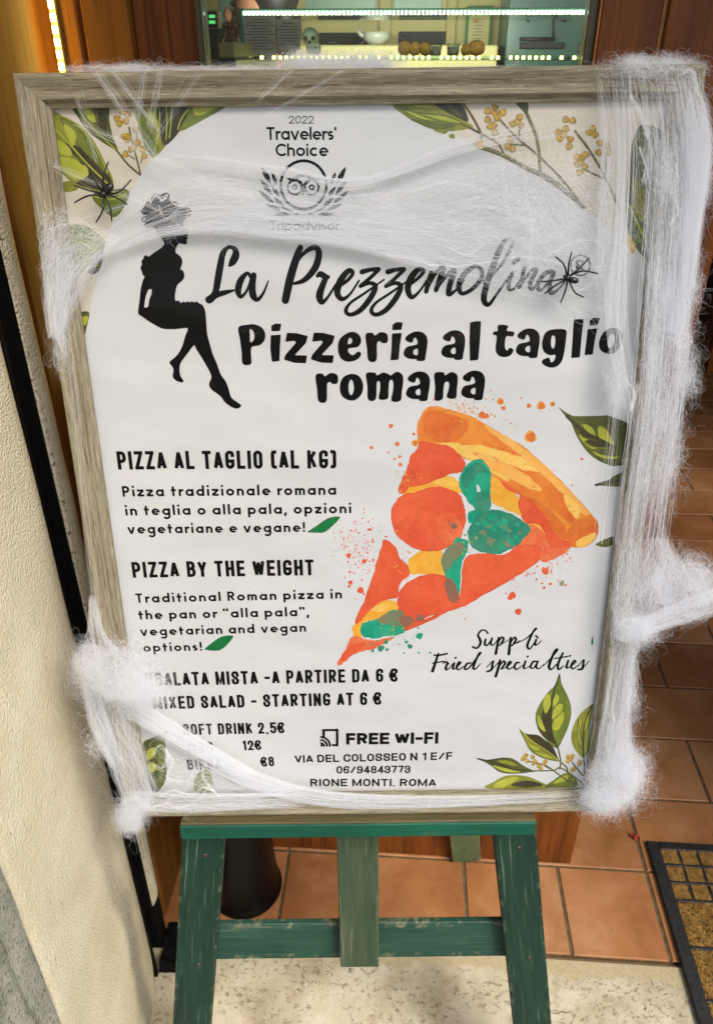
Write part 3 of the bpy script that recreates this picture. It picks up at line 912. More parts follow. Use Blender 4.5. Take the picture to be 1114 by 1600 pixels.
# bottom corner spray
T = (700, 1040, .2334)
def P(pts, m, T=None, **k):
    L.px(pts, m, T=T, **k)
    q = np.array(pts, float)
    if m is not OX and (q.max(0)-q.min(0)).max()*T[2] > 45:
        c = cr(q, True, 5); c = np.stack([T[0]+c[:,0]*T[2], T[1]+c[:,1]*T[2]], -1); l = Lp(c[:,0], c[:,1], L.w)
        ok = (np.abs(l[:,0]) < PW/2) & (l[:,1] > 0) & (l[:,1] < PH)
        if ok.all(): L.ribbon(l[:,:2], .0009, OD if m is not OD else OX, closed=True)
P([(262,822),(310,775),(380,740),(460,733),(540,745),(610,775),(660,800),(650,824)], OM, T)
P([(300,810),(360,765),(440,745),(470,760),(400,800),(360,820)], OL, T); P([(420,800),(500,770),(590,780),(630,802),(520,815)], OX, T)
P([(650,815),(700,770),(770,725),(820,720),(860,770),(862,805),(800,815)], OG, T); vein([(660,812),(760,770),(840,740)], OD, 7, T); P([(700,790),(760,745),(800,735),(790,770)], OL, T)
P([(190,622),(260,632),(360,618),(430,625),(500,670),(560,700),(600,705),(500,718),(410,722),(340,708),(290,670),(240,642)], OD, T)
P([(290,665),(360,680),(440,700),(490,712),(420,718),(345,700)], OL, T); P([(330,640),(400,635),(460,665),(420,668)], OM, T); vein([(195,622),(300,645),(430,690),(590,706)], OX, 8, T)
P([(475,420),(520,455),(600,465),(650,500),(700,545),(735,620),(745,640),(690,635),(610,610),(550,570),(515,510),(490,460)], OX, T)
P([(490,450),(560,510),(650,570),(730,632),(690,632),(612,606),(552,566),(518,508)], OM, T); P([(545,530),(610,555),(600,570),(560,556)], OL, T); P([(580,580),(660,595),(700,622),(640,612)], OL, T); vein([(478,424),(560,505),(660,570),(742,638)], OL, 6, T)
P([(745,55),(755,120),(790,190),(815,260),(820,330),(800,410),(770,480),(735,545),(700,540),(650,490),(610,440),(588,370),(592,310),(620,250),(670,180),(710,140),(728,100)], OG, T)
P([(690,270),(690,430),(715,520),(650,485),(612,436),(600,400),(640,430),(625,330),(650,260),(680,220)], OX, T)
P([(640,225),(675,190),(685,260),(655,320),(640,290)], OL, T); P([(600,330),(625,370),(650,440),(615,420),(598,370)], OL, T)
P([(700,240),(725,190),(740,210),(735,240),(705,275)], OL, T); P([(697,320),(730,265),(765,260),(760,300),(720,340),(698,360)], OL, T); P([(697,400),(720,345),(770,310),(770,370),(735,430),(705,430)], OL, T)
vein([(742,70),(700,200),(690,320),(692,440),(735,555)], OX, 9, T); vein([(695,370),(740,330)], OD, 5, T)
P([(968,258),(960,330),(945,420),(940,560),(905,615),(870,590),(835,540),(822,480),(835,410),(870,340),(920,290)], OM, T)
P([(868,390),(895,360),(885,470),(900,560),(870,500)], OL, T); P([(905,370),(940,310),(930,400),(912,440)], OL, T); P([(915,480),(940,420),(935,540),(910,585)], OL, T)
vein([(965,265),(915,370),(905,480),(905,610)], OX, 8, T); vein([(870,360),(880,440),(895,500)], OD, 5, T)
for q in ([(735,555),(752,640),(745,692)], [(560,705),(700,702),(750,685),(830,735),(905,795)], [(745,640),(790,680),(800,712)], [(905,612),(912,700),(908,770)], [(830,650),(870,700),(908,745)], [(640,660),(700,700),(800,770),(860,790)], [(540,640),(620,660),(680,690)]):
    vein(q, STM, 9, T)
def berries(pts, T, r=13):
    for (x, y) in pts:
        L.dot(T[0]+x*T[2], T[1]+y*T[2], r*T[2]*1.1, GB_); L.dot(T[0]+(x-1.5)*T[2], T[1]+(y-2)*T[2], r*T[2]*.72, GO)
berries([(520,600),(500,625),(530,640),(512,615),(565,612),(570,655),(580,640),(605,672),(640,660),(650,642),(618,690),(800,610),(830,605),(800,640),(820,628),(880,645),(875,660),(840,690),(830,700)], T, 14)
next_sprig()
# leaf entering from the side, half way up
T = (860, 620, .1)
P([(700,1380),(800,1330),(920,1290),(1000,1230),(1250,1150),(1250,1390)], OD, T); vein([(705,1380),(900,1340),(1200,1280)], OX, 30, T)
P([(120,160),(200,220),(300,275),(370,300),(600,300),(800,295),(920,300),(1250,450),(1300,700),(1250,1000),(1000,1085),(850,1045),(700,970),(560,850),(430,660),(360,510),(310,390),(220,290)], OD, T)
P([(500,440),(580,440),(660,500),(690,580),(690,612),(560,530)], OL, T); P([(740,480),(820,470),(900,560),(985,755),(860,690),(760,640)], OL, T)
P([(440,580),(500,630),(590,680),(535,700),(600,770),(720,800),(640,810),(540,740),(460,650)], OL, T); P([(640,840),(800,900),(1000,930),(1100,930),(1000,975),(850,970),(720,920)], OL, T)
P([(450,550),(560,570),(700,650),(640,650),(520,610)], OX, T); P([(540,690),(640,680),(780,720),(960,800),(800,800),(640,760)], OX, T)
vein([(250,300),(500,530),(750,665),(1000,790)], OX, 42, T); vein([(520,700),(680,790),(960,800)], OM, 14, T); vein([(470,400),(500,460)], OM, 12, T)
next_sprig()
# upper corner with branch and berries
T = (600, 150, .368)
P([(40,35),(90,85),(140,115),(200,140),(260,150),(330,145),(380,130),(340,105),(290,75),(250,35),(200,28)], OM, T)
P([(80,60),(170,75),(260,85),(330,115),(260,110),(160,100)], OL, T); P([(110,98),(200,115),(300,125),(220,138)], OG, T); P([(120,40),(200,42),(180,52)], OL, T)
P([(215,28),(320,28),(358,108),(300,85),(250,60)], OX, T); vein([(60,40),(200,95),(350,128)], OG, 6, T); P([(270,38),(310,60),(330,92),(290,70)], OD, T)
for q, w in (([(335,32),(375,90),(410,160),(412,200)], 9), ([(330,118),(420,165),(480,200),(505,242)], 8), ([(395,212),(500,250),(600,305),(700,350),(780,415),(848,472)], 15), ([(585,32),(620,110),(650,190),(662,322)], 12), ([(495,105),(560,175),(650,250),(750,350),(840,465)], 8), ([(810,150),(870,230),(930,330),(985,450),(1000,490)], 9), ([(940,250),(938,340)], 7), ([(845,310),(930,350)], 7), ([(572,130),(575,180)], 6), ([(540,205),(590,210)], 6)):
    vein(q, STM, w, T)
vein([(420,222),(520,262),(640,330),(760,400)], OX, 4, T); vein([(410,218),(500,246),(600,298)], OM, 4, T)
P([(560,30),(610,30),(605,80),(585,60)], OD, T); P([(380,205),(400,185),(420,200),(415,225)], GO, T); P([(210,145),(270,145),(255,162)], OM, T); P([(275,165),(295,160),(300,180),(280,178)], OM, T)
berries([(440,65),(470,75),(495,75),(440,100),(470,50),(465,125),(450,130),(470,155),(505,70),(480,95),(575,90),(580,125),(545,120),(565,110),(535,185),(525,215),(545,225),(770,100),(800,105),(740,155),(770,140),(745,180),(790,185),(785,215),(760,165),(870,155),(895,165),(885,140),(915,200),(945,215),(910,240),(950,240),(840,260),(855,250),(820,290),(830,325),(850,300),(820,260),(835,285)], T, 15)
next_sprig()
# leaf under the hanging web
T = (900, 90, .2688)
P([(385,390),(340,450),(310,560),(300,680),(290,800),(285,950),(290,1010),(330,1080),(390,1160),(520,1260),(600,1100),(600,600),(500,430)], OD, T)
P([(330,690),(395,780),(405,900),(380,960),(345,900),(320,780)], OM, T); P([(390,980),(420,1050),(400,1120),(340,1050)], OG, T); vein([(300,850),(345,940),(400,1050),(520,1180)], OL, 8, T); P([(295,1020),(340,1090),(330,1140),(300,1100)], GO, T)
next_sprig()
# upper corner, big leaves
T = (70, 150, .2603)
P([(50,110),(110,120),(190,160),(260,220),(320,310),(370,410),(405,480),(415,540),(390,570),(340,585),(270,560),(180,530),(110,470),(60,420),(30,300)], OM, T)
P([(120,290),(200,300),(280,380),(380,470),(412,540),(380,568),(300,560),(190,525),(250,490),(260,430),(200,380)], OX, T); P([(100,130),(200,190),(290,300),(360,420),(390,480),(300,400),(200,290),(120,180)], OG, T)
P([(120,170),(180,210),(190,260),(170,300),(130,230)], OL, T); P([(70,260),(140,300),(165,355),(105,350),(70,320)], OL, T); P([(90,370),(180,380),(250,430),(260,480),(180,500),(110,440)], OL, T); P([(180,330),(240,400),(220,410)], OD, T)
vein([(60,190),(170,310),(270,420),(405,550)], OL, 7, T); vein([(200,160),(300,300),(380,460)], OL, 5, T)
P([(290,600),(350,572),(505,572),(430,722),(330,660)], OG, T); vein([(300,605),(400,620),(490,590)], OL, 6, T); P([(110,520),(170,515),(200,560),(120,575)], OM, T)
P([(175,56),(370,56),(390,150),(410,240),(440,330),(400,310),(330,265),(260,210),(210,140)], OD, T); P([(225,70),(270,75),(300,120),(305,160),(265,140)], OL, T); P([(330,90),(370,130),(375,220),(330,200),(320,140)], OX, T); vein([(190,64),(280,180),(430,325)], OL, 6, T)
vein([(432,325),(500,410),(572,472)], STM, 10, T)
P([(565,56),(885,56),(820,190),(760,260),(655,370),(600,300),(570,200)], OM, T); P([(690,56),(888,56),(800,225),(720,295),(690,200)], OX, T)
P([(610,70),(650,90),(680,180),(640,150)], OL, T); P([(580,90),(620,200),(680,300),(650,350),(600,280)], OG, T)
for q in ([(690,60),(690,180),(660,350)], [(730,60),(735,150),(730,260)], [(765,60),(760,150),(750,250)], [(860,80),(820,140),(800,200)]): vein(q, OL, 6, T)
P([(890,56),(1090,56),(940,150),(815,210),(850,130)], OG, T); P([(900,60),(1030,62),(950,110),(900,110)], OL, T)
vein([(508,190),(530,290),(560,400),(576,470)], STM, 9, T); vein([(560,215),(545,290)], STM, 6, T); vein([(600,330),(580,400)], STM, 6, T); vein([(490,345),(540,380)], STM, 6, T)
berries([(470,95),(500,110),(435,135),(450,165),(490,150),(480,245),(495,262),(505,245),(550,205),(560,280),(520,320),(535,312),(590,320),(485,350),(600,360)], T, 20)
P([(140,780),(230,775),(300,810),(362,872),(350,930),(300,990),(230,1060),(190,1085),(160,900)], OM, T); P([(300,960),(352,920),(330,1050),(260,1060)], OX, T); vein([(160,840),(260,900),(340,960)], OL, 8, T); vein([(240,1030),(330,1018)], OL, 6, T); P([(160,800),(240,800),(290,850),(200,870)], OG, T)
P([(212,1312),(268,1300),(255,1380),(235,1460),(222,1460)], OD, T); P([(222,1330),(262,1325),(250,1370),(230,1375)], OL, T)
next_sprig()
T = (100, 970, .2126)
P([(585,895),(640,865),(700,835),(768,803),(745,870),(745,1000),(758,1100),(735,1200),(650,1265),(590,1000)], OD, T); P([(610,960),(670,930),(670,990),(620,1020)], OL, T); P([(620,1060),(660,1040),(680,1090),(640,1110)], OL, T); P([(690,900),(740,870),(740,1100),(700,1190)], OG, T); P([(980,1180),(1030,1150),(1040,1270),(990,1280)], OM, T)
P([(954,1190),(1000,1110),(1060,1100),(1100,1200),(1060,1270),(980,1280)], OM, T)
next_sprig()
# green leaf marks after the two paragraphs, and a green tick at the edge
LG = ink('leaf_mark_green', S(8,112,56), S(10,120,62), 40)
P([(890,431),(930,405),(980,372),(1030,366),(1002,400),(962,432),(925,434),(905,433)], LG, (170, 680, .35))
finish(L, 'leaf_mark'); L = Art(.00005)
P([(428,441),(462,412),(505,385),(556,382),(530,420),(495,446),(450,447),(440,444)], LG, (170, 860, .35))
finish(L, 'leaf_mark'); L = Art(.00005)
P([(1050,110),(1058,100),(1060,140),(1048,150)], LG, (660, 970, .2513)); P([(930,850),(958,838),(958,850),(945,855)], OD, (0,0,1))
finish(L, 'leaf_mark')

# ------------------------------------------------------------------ pizza slice
Z = Art(.00012)
RD = ink('tomato_red', S(222,84,50), S(230,100,58), 14, spk=.3); RD2 = ink('tomato_pale', S(234,124,76), S(224,92,54), 22)
CRU = ink('crust_orange', S(236,146,58), S(222,116,40), 14, spk=.4); CRL = ink('crust_light', S(242,182,92), S(238,166,74), 20); CRD = ink('crust_deep', S(226,122,46), S(214,98,40), 22)
YE = ink('cheese_yellow', S(242,182,66), S(232,160,44), 16); YL = ink('cheese_pale', S(244,200,104), S(240,184,76), 20)
TG = ink('basil_teal', S(14,152,118), S(40,168,128), 24, .4, .6); TD = ink('basil_deep', S(16,132,104), S(74,140,110), 30); TM = ink('basil_mixed', S(104,136,100), S(140,120,88), 30); TB = ink('overprint', S(152,96,74), S(128,104,84), 40)
T = (510, 620, .395)
EDGE = {}
def Q(pts, m, **k):
    q = cr(np.array(pts, float), True, 7)
    big = (q.max(0)-q.min(0)).max() > 90
    s_ = 2.2 if big else 1.2
    ph = np.linspace(0, 2*np.pi, len(q), endpoint=False)
    for f_ in (9, 17, 31, 53):
        a = rng.uniform(0, 6.28, 2); q = q + s_*(9/f_)**.5*.6*np.stack([np.sin(f_*ph+a[0]), np.sin(f_*ph+a[1])], -1)
    Z.px(q, m, T=T, smooth=False, **k)
    if big:
        if m.name not in EDGE:
            b = m.node_tree.nodes['Principled BSDF']
            c = COL[m.name]; EDGE[m.name] = ink(m.name+'_edge', tuple(x*.86 for x in c[:3])+(1,), tuple(x*.98 for x in c[:3])+(1,), 30)
        c = np.stack([T[0]+q[:,0]*T[2], T[1]+q[:,1]*T[2]], -1); l = Lp(c[:,0], c[:,1], Z.w)
        wv = .0009+.0006*np.sin(3*ph+rng.uniform(0, 6))*np.sin(7*ph)
        Z.ribbon(l[:,:2], np.maximum(wv, .0002), EDGE[m.name], closed=True)
Q([(640,300),(700,340),(760,400),(830,450),(880,520),(905,560),(800,520),(765,470),(700,440),(660,420),(640,380)], YE)
Q([(360,150),(362,110),(375,75),(400,42),(430,38),(480,52),(560,75),(640,115),(720,165),(780,200),(850,260),(930,335),(1000,415),(1040,460),(1070,495),(1072,540),(1050,575),(1000,595),(950,590),(905,560),(870,510),(830,450),(790,405),(720,365),(690,335),(650,305),(600,265),(545,242),(480,202),(420,186),(370,182)], CRU)
Q([(385,90),(420,55),(500,75),(560,100),(540,150),(480,180),(400,160)], CRD); Q([(430,190),(520,185),(600,240),(660,270),(720,330),(640,295),(560,245),(480,205)], YL)
Q([(545,192),(620,195),(720,225),(800,250),(838,290),(800,292),(720,265),(640,230),(560,215)], YL); Q([(600,220),(700,262),(790,310),(850,370),(800,360),(700,310),(620,260)], CRL)
Q([(640,118),(780,205),(920,330),(1030,455),(1000,450),(880,330),(760,225),(650,140)], CRL); Q([(870,370),(930,380),(985,440),(970,500),(900,440)], CRD); Q([(940,390),(985,420),(1000,460),(985,480),(950,430)], YL)
Q([(790,400),(850,420),(930,500),(950,560),(900,540),(850,470)], CRD)
Q([(960,520),(1010,485),(1060,490),(1074,530),(1050,572),(1000,592),(955,580)], CRD); Q([(990,570),(1050,540),(1066,545),(1040,580),(995,596)], YL)
Q([(690,330),(720,350),(770,385),(740,380),(705,360)], RD)
Q([(770,390),(810,420),(860,470),(900,540),(960,580),(950,600),(900,605),(870,570),(860,530),(830,500),(790,500),(765,450),(762,410)], RD)
Q([(800,510),(850,530),(872,580),(840,600),(770,590),(740,600),(780,560)], RD2)
Q([(300,385),(320,340),(400,335),(480,315),(525,340),(540,380),(480,372),(440,365),(390,385),(340,380)], YE); Q([(420,335),(480,322),(515,350),(470,350)], YL)
Q([(372,180),(420,185),(480,195),(530,235),(548,265),(535,295),(490,305),(440,325),(390,345),(330,355),(315,375),(290,380),(285,360),(305,320),(320,280),(335,235),(360,205)], RD)
Q([(330,640),(380,610),(450,605),(460,650),(470,700),(430,705),(370,700),(330,700),(325,665)], YE)
Q([(400,362),(460,358),(520,385),(545,440),(545,510),(520,570),(460,602),(400,610),(330,590),(280,545),(258,490),(265,430),(300,390),(350,380)], RD)
Q([(440,480),(500,470),(535,520),(510,575),(460,570)], RD2)
Q([(235,565),(275,600),(290,640),(320,670),(325,705),(290,740),(280,790),(220,810),(180,850),(140,885),(115,905),(125,860),(150,810),(170,750),(190,690),(205,640),(220,590)], RD)
Q([(560,630),(620,620),(700,625),(760,590),(830,590),(860,610),(850,640),(780,690),(700,740),(600,795),(540,830),(480,850),(420,880),(330,920),(300,920),(330,890),(400,875),(500,830),(530,790),(535,730),(540,670)], RD)
Q([(860,590),(900,600),(960,600),(900,640),(850,650)], RD2)
Q([(370,710),(430,702),(480,715),(510,750),(525,790),(515,825),(460,850),(400,870),(340,890),(300,880),(280,840),(285,790),(310,745)], RD)
Q([(105,910),(140,885),(190,830),(240,805),(275,815),(275,850),(200,880),(150,890),(135,930),(140,950),(110,945)], YE); Q([(180,840),(230,815),(262,820),(220,850)], YL)
Q([(110,945),(140,955),(200,965),(270,950),(200,990),(150,1005),(110,1015),(80,1035),(65,1055),(48,1060),(45,1048),(70,1010),(90,970)], RD2); Q([(60,1030),(100,985),(150,975),(120,1005),(70,1045)], RD)
Q([(585,250),(620,255),(645,290),(648,340),(645,385),(650,430),(630,455),(590,470),(585,440),(560,410),(535,370),(525,330),(545,285)], TG, holes=[[(592,345),(604,352),(612,380),(596,376)]])
Q([(540,300),(600,262),(640,300),(600,300),(550,360)], TD); Q([(590,385),(640,380),(648,430),(600,460)], TD)
Q([(560,460),(590,450),(600,480),(565,500)], TG)
Q([(660,448),(720,460),(770,490),(805,520),(780,560),(740,595),(680,620),(620,615),(575,590),(560,545),(575,500),(610,465)], TD)
for _ in range(26):
    a = random.random()*6.28; r = random.random()**.5
    Z.dot(T[0]+(675+95*r*math.cos(a))*T[2], T[1]+(535+62*r*math.sin(a))*T[2], random.uniform(4, 12)*T[2], random.choice([TG, TM, TG]), 8, random.uniform(1, 2))
Q([(520,560),(555,570),(555,610),(535,650),(530,700),(525,770),(515,805),(495,790),(480,750),(470,700),(455,650),(470,610),(500,580)], TG); Q([(470,610),(520,575),(545,600),(500,660),(470,690),(458,650)], TM)
Q([(468,735),(490,720),(515,760),(520,800),(500,815),(480,790)], TB); Q([(488,510),(505,498),(518,512),(502,524)], TB)
Q([(150,895),(200,880),(260,845),(300,855),(310,900),(300,935),(240,945),(190,955),(145,945),(135,920)], TG); Q([(200,885),(260,850),(300,860),(300,910),(240,900)], TM)
Q([(290,870),(330,868),(347,885),(330,905),(300,905)], TB); Q([(358,862),(385,865),(382,885),(356,885)], TB)
for x, y, r in [(255,115,9),(280,187,9),(178,200,7),(290,237,6),(270,245,5),(292,268,8),(245,220,4),(345,147,6),(615,72,14),(632,76,11),(700,45,9),(800,35,9),(740,222,8)]: Z.dot(T[0]+x*T[2], T[1]+y*T[2], r*T[2], random.choice([CRD, RD2]))
for x, y, r in [(350,182,14),(687,18,14),(848,35,17),(893,28,10),(806,158,24)]:
    Z.dot(T[0]+x*T[2], T[1]+y*T[2], r*T[2], CRL, 16); Z.dot(T[0]+(x+2)*T[2], T[1]+(y+1)*T[2], r*.8*T[2], CRU, 16)
for x, y, r in [(88,628,10),(150,650,9),(95,735,9),(135,765,13),(90,750,6),(865,690,14),(735,785,14),(725,795,10),(758,850,13),(885,740,6),(860,755,6),(1010,247,5),(945,745,5)]: Z.dot(T[0]+x*T[2], T[1]+y*T[2], r*T[2], RD)
for x, y, r in [(215,995,12),(330,987,9),(183,1005,6),(368,946,12),(235,970,8),(240,1000,6),(410,1012,4),(365,1012,4),(316,970,6)]: Z.dot(T[0]+x*T[2], T[1]+y*T[2], r*T[2], random.choice([TG, TD]), 10, 1.2)
Z.dot(T[0]+930*T[2], T[1]+738*T[2], 9*T[2], ink('grey_splash', S(150,150,130)), 10, 1.4)
def spray(cx, cy, sx, sy, n, mats, r0=.8, r1=3.6, rot=0.0):
    for _ in range(n):
        g, h = rng.normal(0, 1, 2)
        x = cx + sx*g*math.cos(rot) - sy*h*math.sin(rot); y = cy + sx*g*math.sin(rot) + sy*h*math.cos(rot)
        Z.dot(T[0]+x*T[2], T[1]+y*T[2], (r0+(r1-r0)*random.random()**3)*T[2], random.choice(mats), 6, random.uniform(1, 2.2))
spray(165, 620, 48, 70, 240, [RD, RD2, RD2]); spray(80, 560, 40, 60, 60, [RD2, CRD]); spray(800, 660, 85, 40, 260, [RD, RD2, RD], rot=-.5); spray(880, 620, 50, 40, 120, [RD2, CRD])
spray(570, 60, 70, 22, 200, [CRL, CRU, CRU], rot=.3); spray(620, 20, 60, 30, 40, [CRU, CRD]); spray(260, 940, 40, 26, 130, [TG, TD, OL]); spray(550, 590, 22, 30, 70, [TG, TD, OL])
spray(460, 560, 40, 40, 60, [RD2, TB]); spray(300, 660, 24, 60, 60, [RD2, CRL]); spray(700, 250, 90, 60, 60, [CRD, CRD], 1, 3, .6); spray(920, 420, 60, 70, 60, [CRD, RD2], 1, 3)
spray(550, 750, 20, 40, 30, [RD2]); spray(600, 500, 420, 420, 90, [RD2, CRD, TB], .6, 1.6); spray(310, 330, 30, 20, 40, [YE, CRL])
finish(Z, 'pizza_artwork')

# ------------------------------------------------------------------ silhouette of the sitting woman
B = Art(.00026)
T = (200, 290, .22497)
B.px([(300,330),(385,310),(418,332),(412,350),(419,362),(410,375),(413,390),(405,408),(375,405),(355,403),(338,430),(332,462),(350,478),(372,500),(380,530),(372,560),(366,585),(376,583),(390,605),(393,630),(383,655),(360,675),(345,690),(335,720),(328,770),(333,800),(350,797),(360,806),(372,815),(385,804),(400,812),(415,802),(430,811),(445,802),(460,811),(478,804),(492,815),(505,822),(518,828),(528,845),(540,880),(545,940),(552,1030),(570,1100),(590,1170),(620,1240),(645,1310),(680,1360),(700,1410),(715,1465),(740,1490),(785,1522),(784,1535),(765,1548),(735,1545),(700,1525),(670,1500),(650,1470),(620,1445),(585,1420),(567,1395),(566,1370),(580,1335),(572,1300),(545,1250),(510,1190),(475,1135),(460,1110),(420,1160),(375,1220),(362,1250),(360,1290),(368,1325),(385,1350),(384,1365),(360,1365),(330,1350),(312,1325),(318,1285),(310,1258),(292,1235),(295,1218),(325,1195),(355,1160),(380,1110),(400,1040),(415,990),(330,997),(250,995),(215,982),(150,945),(100,910),(72,885),(82,800),(90,720),(105,660),(117,632),(104,622),(100,605),(88,570),(98,550),(95,520),(108,510),(112,492),(128,482),(138,492),(150,490),(190,460),(235,430),(255,400),(240,380),(238,355)], INK, T=T, holes=[[(147,722),(166,722),(164,755),(150,790),(142,838),(126,846),(115,842),(120,800),(130,755)]], n=3)
HAIR = ink('hair_ink', S(32,32,32), S(52,52,52), 60)
B.px([(240,360),(205,330),(185,295),(140,275),(118,245),(128,215),(108,185),(112,150),(125,118),(150,112),(158,135),(185,85),(210,85),(235,115),(270,92),(295,105),(320,135),(365,150),(400,165),(412,195),(405,225),(390,250),(385,280),(415,310),(418,335),(380,330),(330,345),(280,365)], HAIR, T=T, n=4)
def arc(cx, cy, r, a0, a1, w, m=INK, n=9, sq=1.0):
    B.brush([(cx+r*math.cos(math.radians(a)), cy+r*sq*math.sin(math.radians(a)), w) for a in np.linspace(a0, a1, n)], m, T, 2)
for q in [(200,92,32,170,330,6),(262,76,24,150,400,6),(268,70,16,180,420,5),(118,178,20,90,300,6),(118,235,18,60,290,6),(405,185,30,200,420,7),(395,190,22,180,400,6),(140,270,18,30,200,6),(240,80,18,200,340,5),(330,130,16,200,350,6)]: arc(*q)
finish(B, 'sitting_silhouette')

# ------------------------------------------------------------------ award emblem
W_ = Art(.00026)
T = (390, 170, .1526)
INKA = INK
def ring(art, cx, cy, rx, ry, w, m, T, n=48):
    a = np.linspace(0, 2*math.pi, n, endpoint=False)
    q = np.stack([T[0]+(cx+rx*np.cos(a))*T[2], T[1]+(cy+ry*np.sin(a))*T[2]], -1)
    Lc = Lp(q[:,0], q[:,1], art.w)[:,:2]
    sc = np.linalg.norm(Lp(T[0]+1, T[1], art.w)-Lp(T[0], T[1], art.w))
    art.ribbon(Lc, w*T[2]*sc, m, closed=True)
ring(W_, 553, 780, 233, 248, 28, INKA, T)
W_.px([(380,708),(445,710),(500,677),(550,668),(605,677),(660,710),(718,708),(695,738),(712,770),(640,730),(585,760),(552,800),(520,760),(465,730),(392,770),(408,738)], INKA, T=T, n=3)
W_.px([(497,712),(550,698),(603,712),(572,740),(551,772),(530,740)], M['white_print'], T=T, n=3)
for cx in (462, 637):
    a = np.linspace(0, 2*math.pi, 28, endpoint=False)
    W_.px(np.stack([cx+62*np.cos(a), 805+64*np.sin(a)], -1), M['white_print'], T=T, smooth=False)
    ring(W_, cx, 805, 70, 72, 22, INKA, T, 32)
    W_.px(np.stack([cx+31*np.cos(a), 805+32*np.sin(a)], -1), INKA, T=T, smooth=False)
    W_.px(np.stack([cx+12*np.cos(a), 803+12*np.sin(a)], -1), M['white_print'], T=T, smooth=False)
W_.px([(520,835),(551,800),(582,835),(551,885)], INKA, T=T, smooth=False)
def lens(a, b, w):
    a = np.array(a, float); b = np.array(b, float); d = b-a; n_ = np.array([-d[1], d[0]])/np.linalg.norm(d)
    W_.px([a, a+d*.25+n_*w*.36, a+d*.6+n_*w*.5, a+d*.9+n_*w*.22, b, a+d*.9-n_*w*.22, a+d*.6-n_*w*.5, a+d*.25-n_*w*.36], INKA, T=T, n=3)
for a, b, w in [((125,595),(215,765),52),((230,650),(278,778),40),((112,722),(228,882),46),((225,790),(308,902),38),((98,838),(248,965),46),((248,908),(358,1002),40),((165,975),(318,1038),38),((325,1008),(445,1056),22),((250,1078),(418,1084),42),((445,1078),(528,1078),16)]:
    lens(a, b, w); lens((1110-a[0], a[1]), (1110-b[0], b[1]), w)
W_.px([(550,1075),(570,1075),(570,1095),(550,1095)], INKA, T=T, smooth=False)
finish(W_, 'award_emblem')

# ------------------------------------------------------------------ lettering
X_ = Art(.00026)
textline(X_, '2022', (452,193), (490,193), 12, t=.11, W=.72, track=.16, rf=1.9)
textline(X_, "Travelers'", (417,218.5), (526,218.5), 20, style='low', t=.165, X=.70, W=.68, track=.07, rf=1.6)
textline(X_, 'Choice', (431,244), (513,244), 19.5, style='low', t=.165, X=.70, W=.74, track=.09, rf=1.9)
textline(X_, 'Tripadvisor', (422,359.7), (531,359.7), 15, style='low', t=.14, X=.70, W=.62, track=.08, rf=1.6)
BB = dict(t=.165, W=.40, track=.085, space=.25)
textline(X_, 'PIZZA AL TAGLIO (AL KG)', (185,733.5), (526,731.5), 28, **BB)
textline(X_, 'PIZZA BY THE WEIGHT', (208,902.5), (491,898.5), 24, **BB)
textline(X_, 'INSALATA MISTA -A PARTIRE DA 6 €', (221,1072), (621.5,1065), 20.5, **BB)
textline(X_, 'MIXED SALAD - STARTING AT 6 €', (241,1108), (596,1101), 19.5, **BB)
textline(X_, 'SOFT DRINK 2,5€', (287,1148.5), (445,1145.5), 17, **BB)
textline(X_, 'VINO', (291,1177), (335,1175), 16, **BB); textline(X_, '12€', (379,1172.5), (409,1171.5), 15, **BB)
textline(X_, 'BIRRA', (294,1203), (347,1201), 16, **BB); textline(X_, '€8', (409,1198), (429.5,1197), 15, **BB)
SP = dict(style='low', t=.19, X=.66, W=.60, track=.20, space=.36, rf=1.5)
textline(X_, 'Pizza tradizionale romana', (192.5,776), (525.5,773), 16.5, **SP)
textline(X_, 'in teglia o alla pala, opzioni', (197,805.5), (549,801.8), 16, **SP)
textline(X_, 'vegetariane e vegane!', (200.5,834), (477,831), 15.5, **SP)
textline(X_, 'Traditional Roman pizza in', (213.5,942), (534.5,935), 14.5, **SP)
textline(X_, 'the pan or "alla pala",', (217.5,968), (483.5,962.5), 14.5, **SP)
textline(X_, 'vegetarian and vegan', (220.5,993.5), (478.5,987), 14, **SP)
textline(X_, 'options!', (225,1018.5), (316.5,1016.5), 13.5, **SP)
OP = dict(t=.24, W=.74, track=.10, space=.30, rf=1.7)
textline(X_, 'FREE WI-FI', (541,1163.5), (684.5,1162), 18, **OP)
OQ = dict(t=.19, W=.72, track=.13, space=.32, rf=1.7)
textline(X_, 'VIA DEL COLOSSEO N 1 E/F', (461,1192), (706.5,1187), 12, **OQ)
textline(X_, '06/94843773', (526,1209), (641,1208), 12, **OQ)
textline(X_, 'RIONE MONTI, ROMA', (485,1228.5), (681,1228.5), 11.5, **OQ)
T = (200, 1020, .4668)
for q in ([(655,284,6),(655,262,6),(657,259,6),(697,259,6),(700,262,6),(700,306,6),(697,309,6),(686,309,6)],): X_.brush(q, INK, T, 3)
for r in (10, 20, 30): X_.brush([(646+r*math.sin(a), 312-r*math.cos(a), 5) for a in np.linspace(0, math.pi/2, 6)], INK, T, 3)
X_.dot(200+648*.4668, 1020+310*.4668, 2.0, INK)
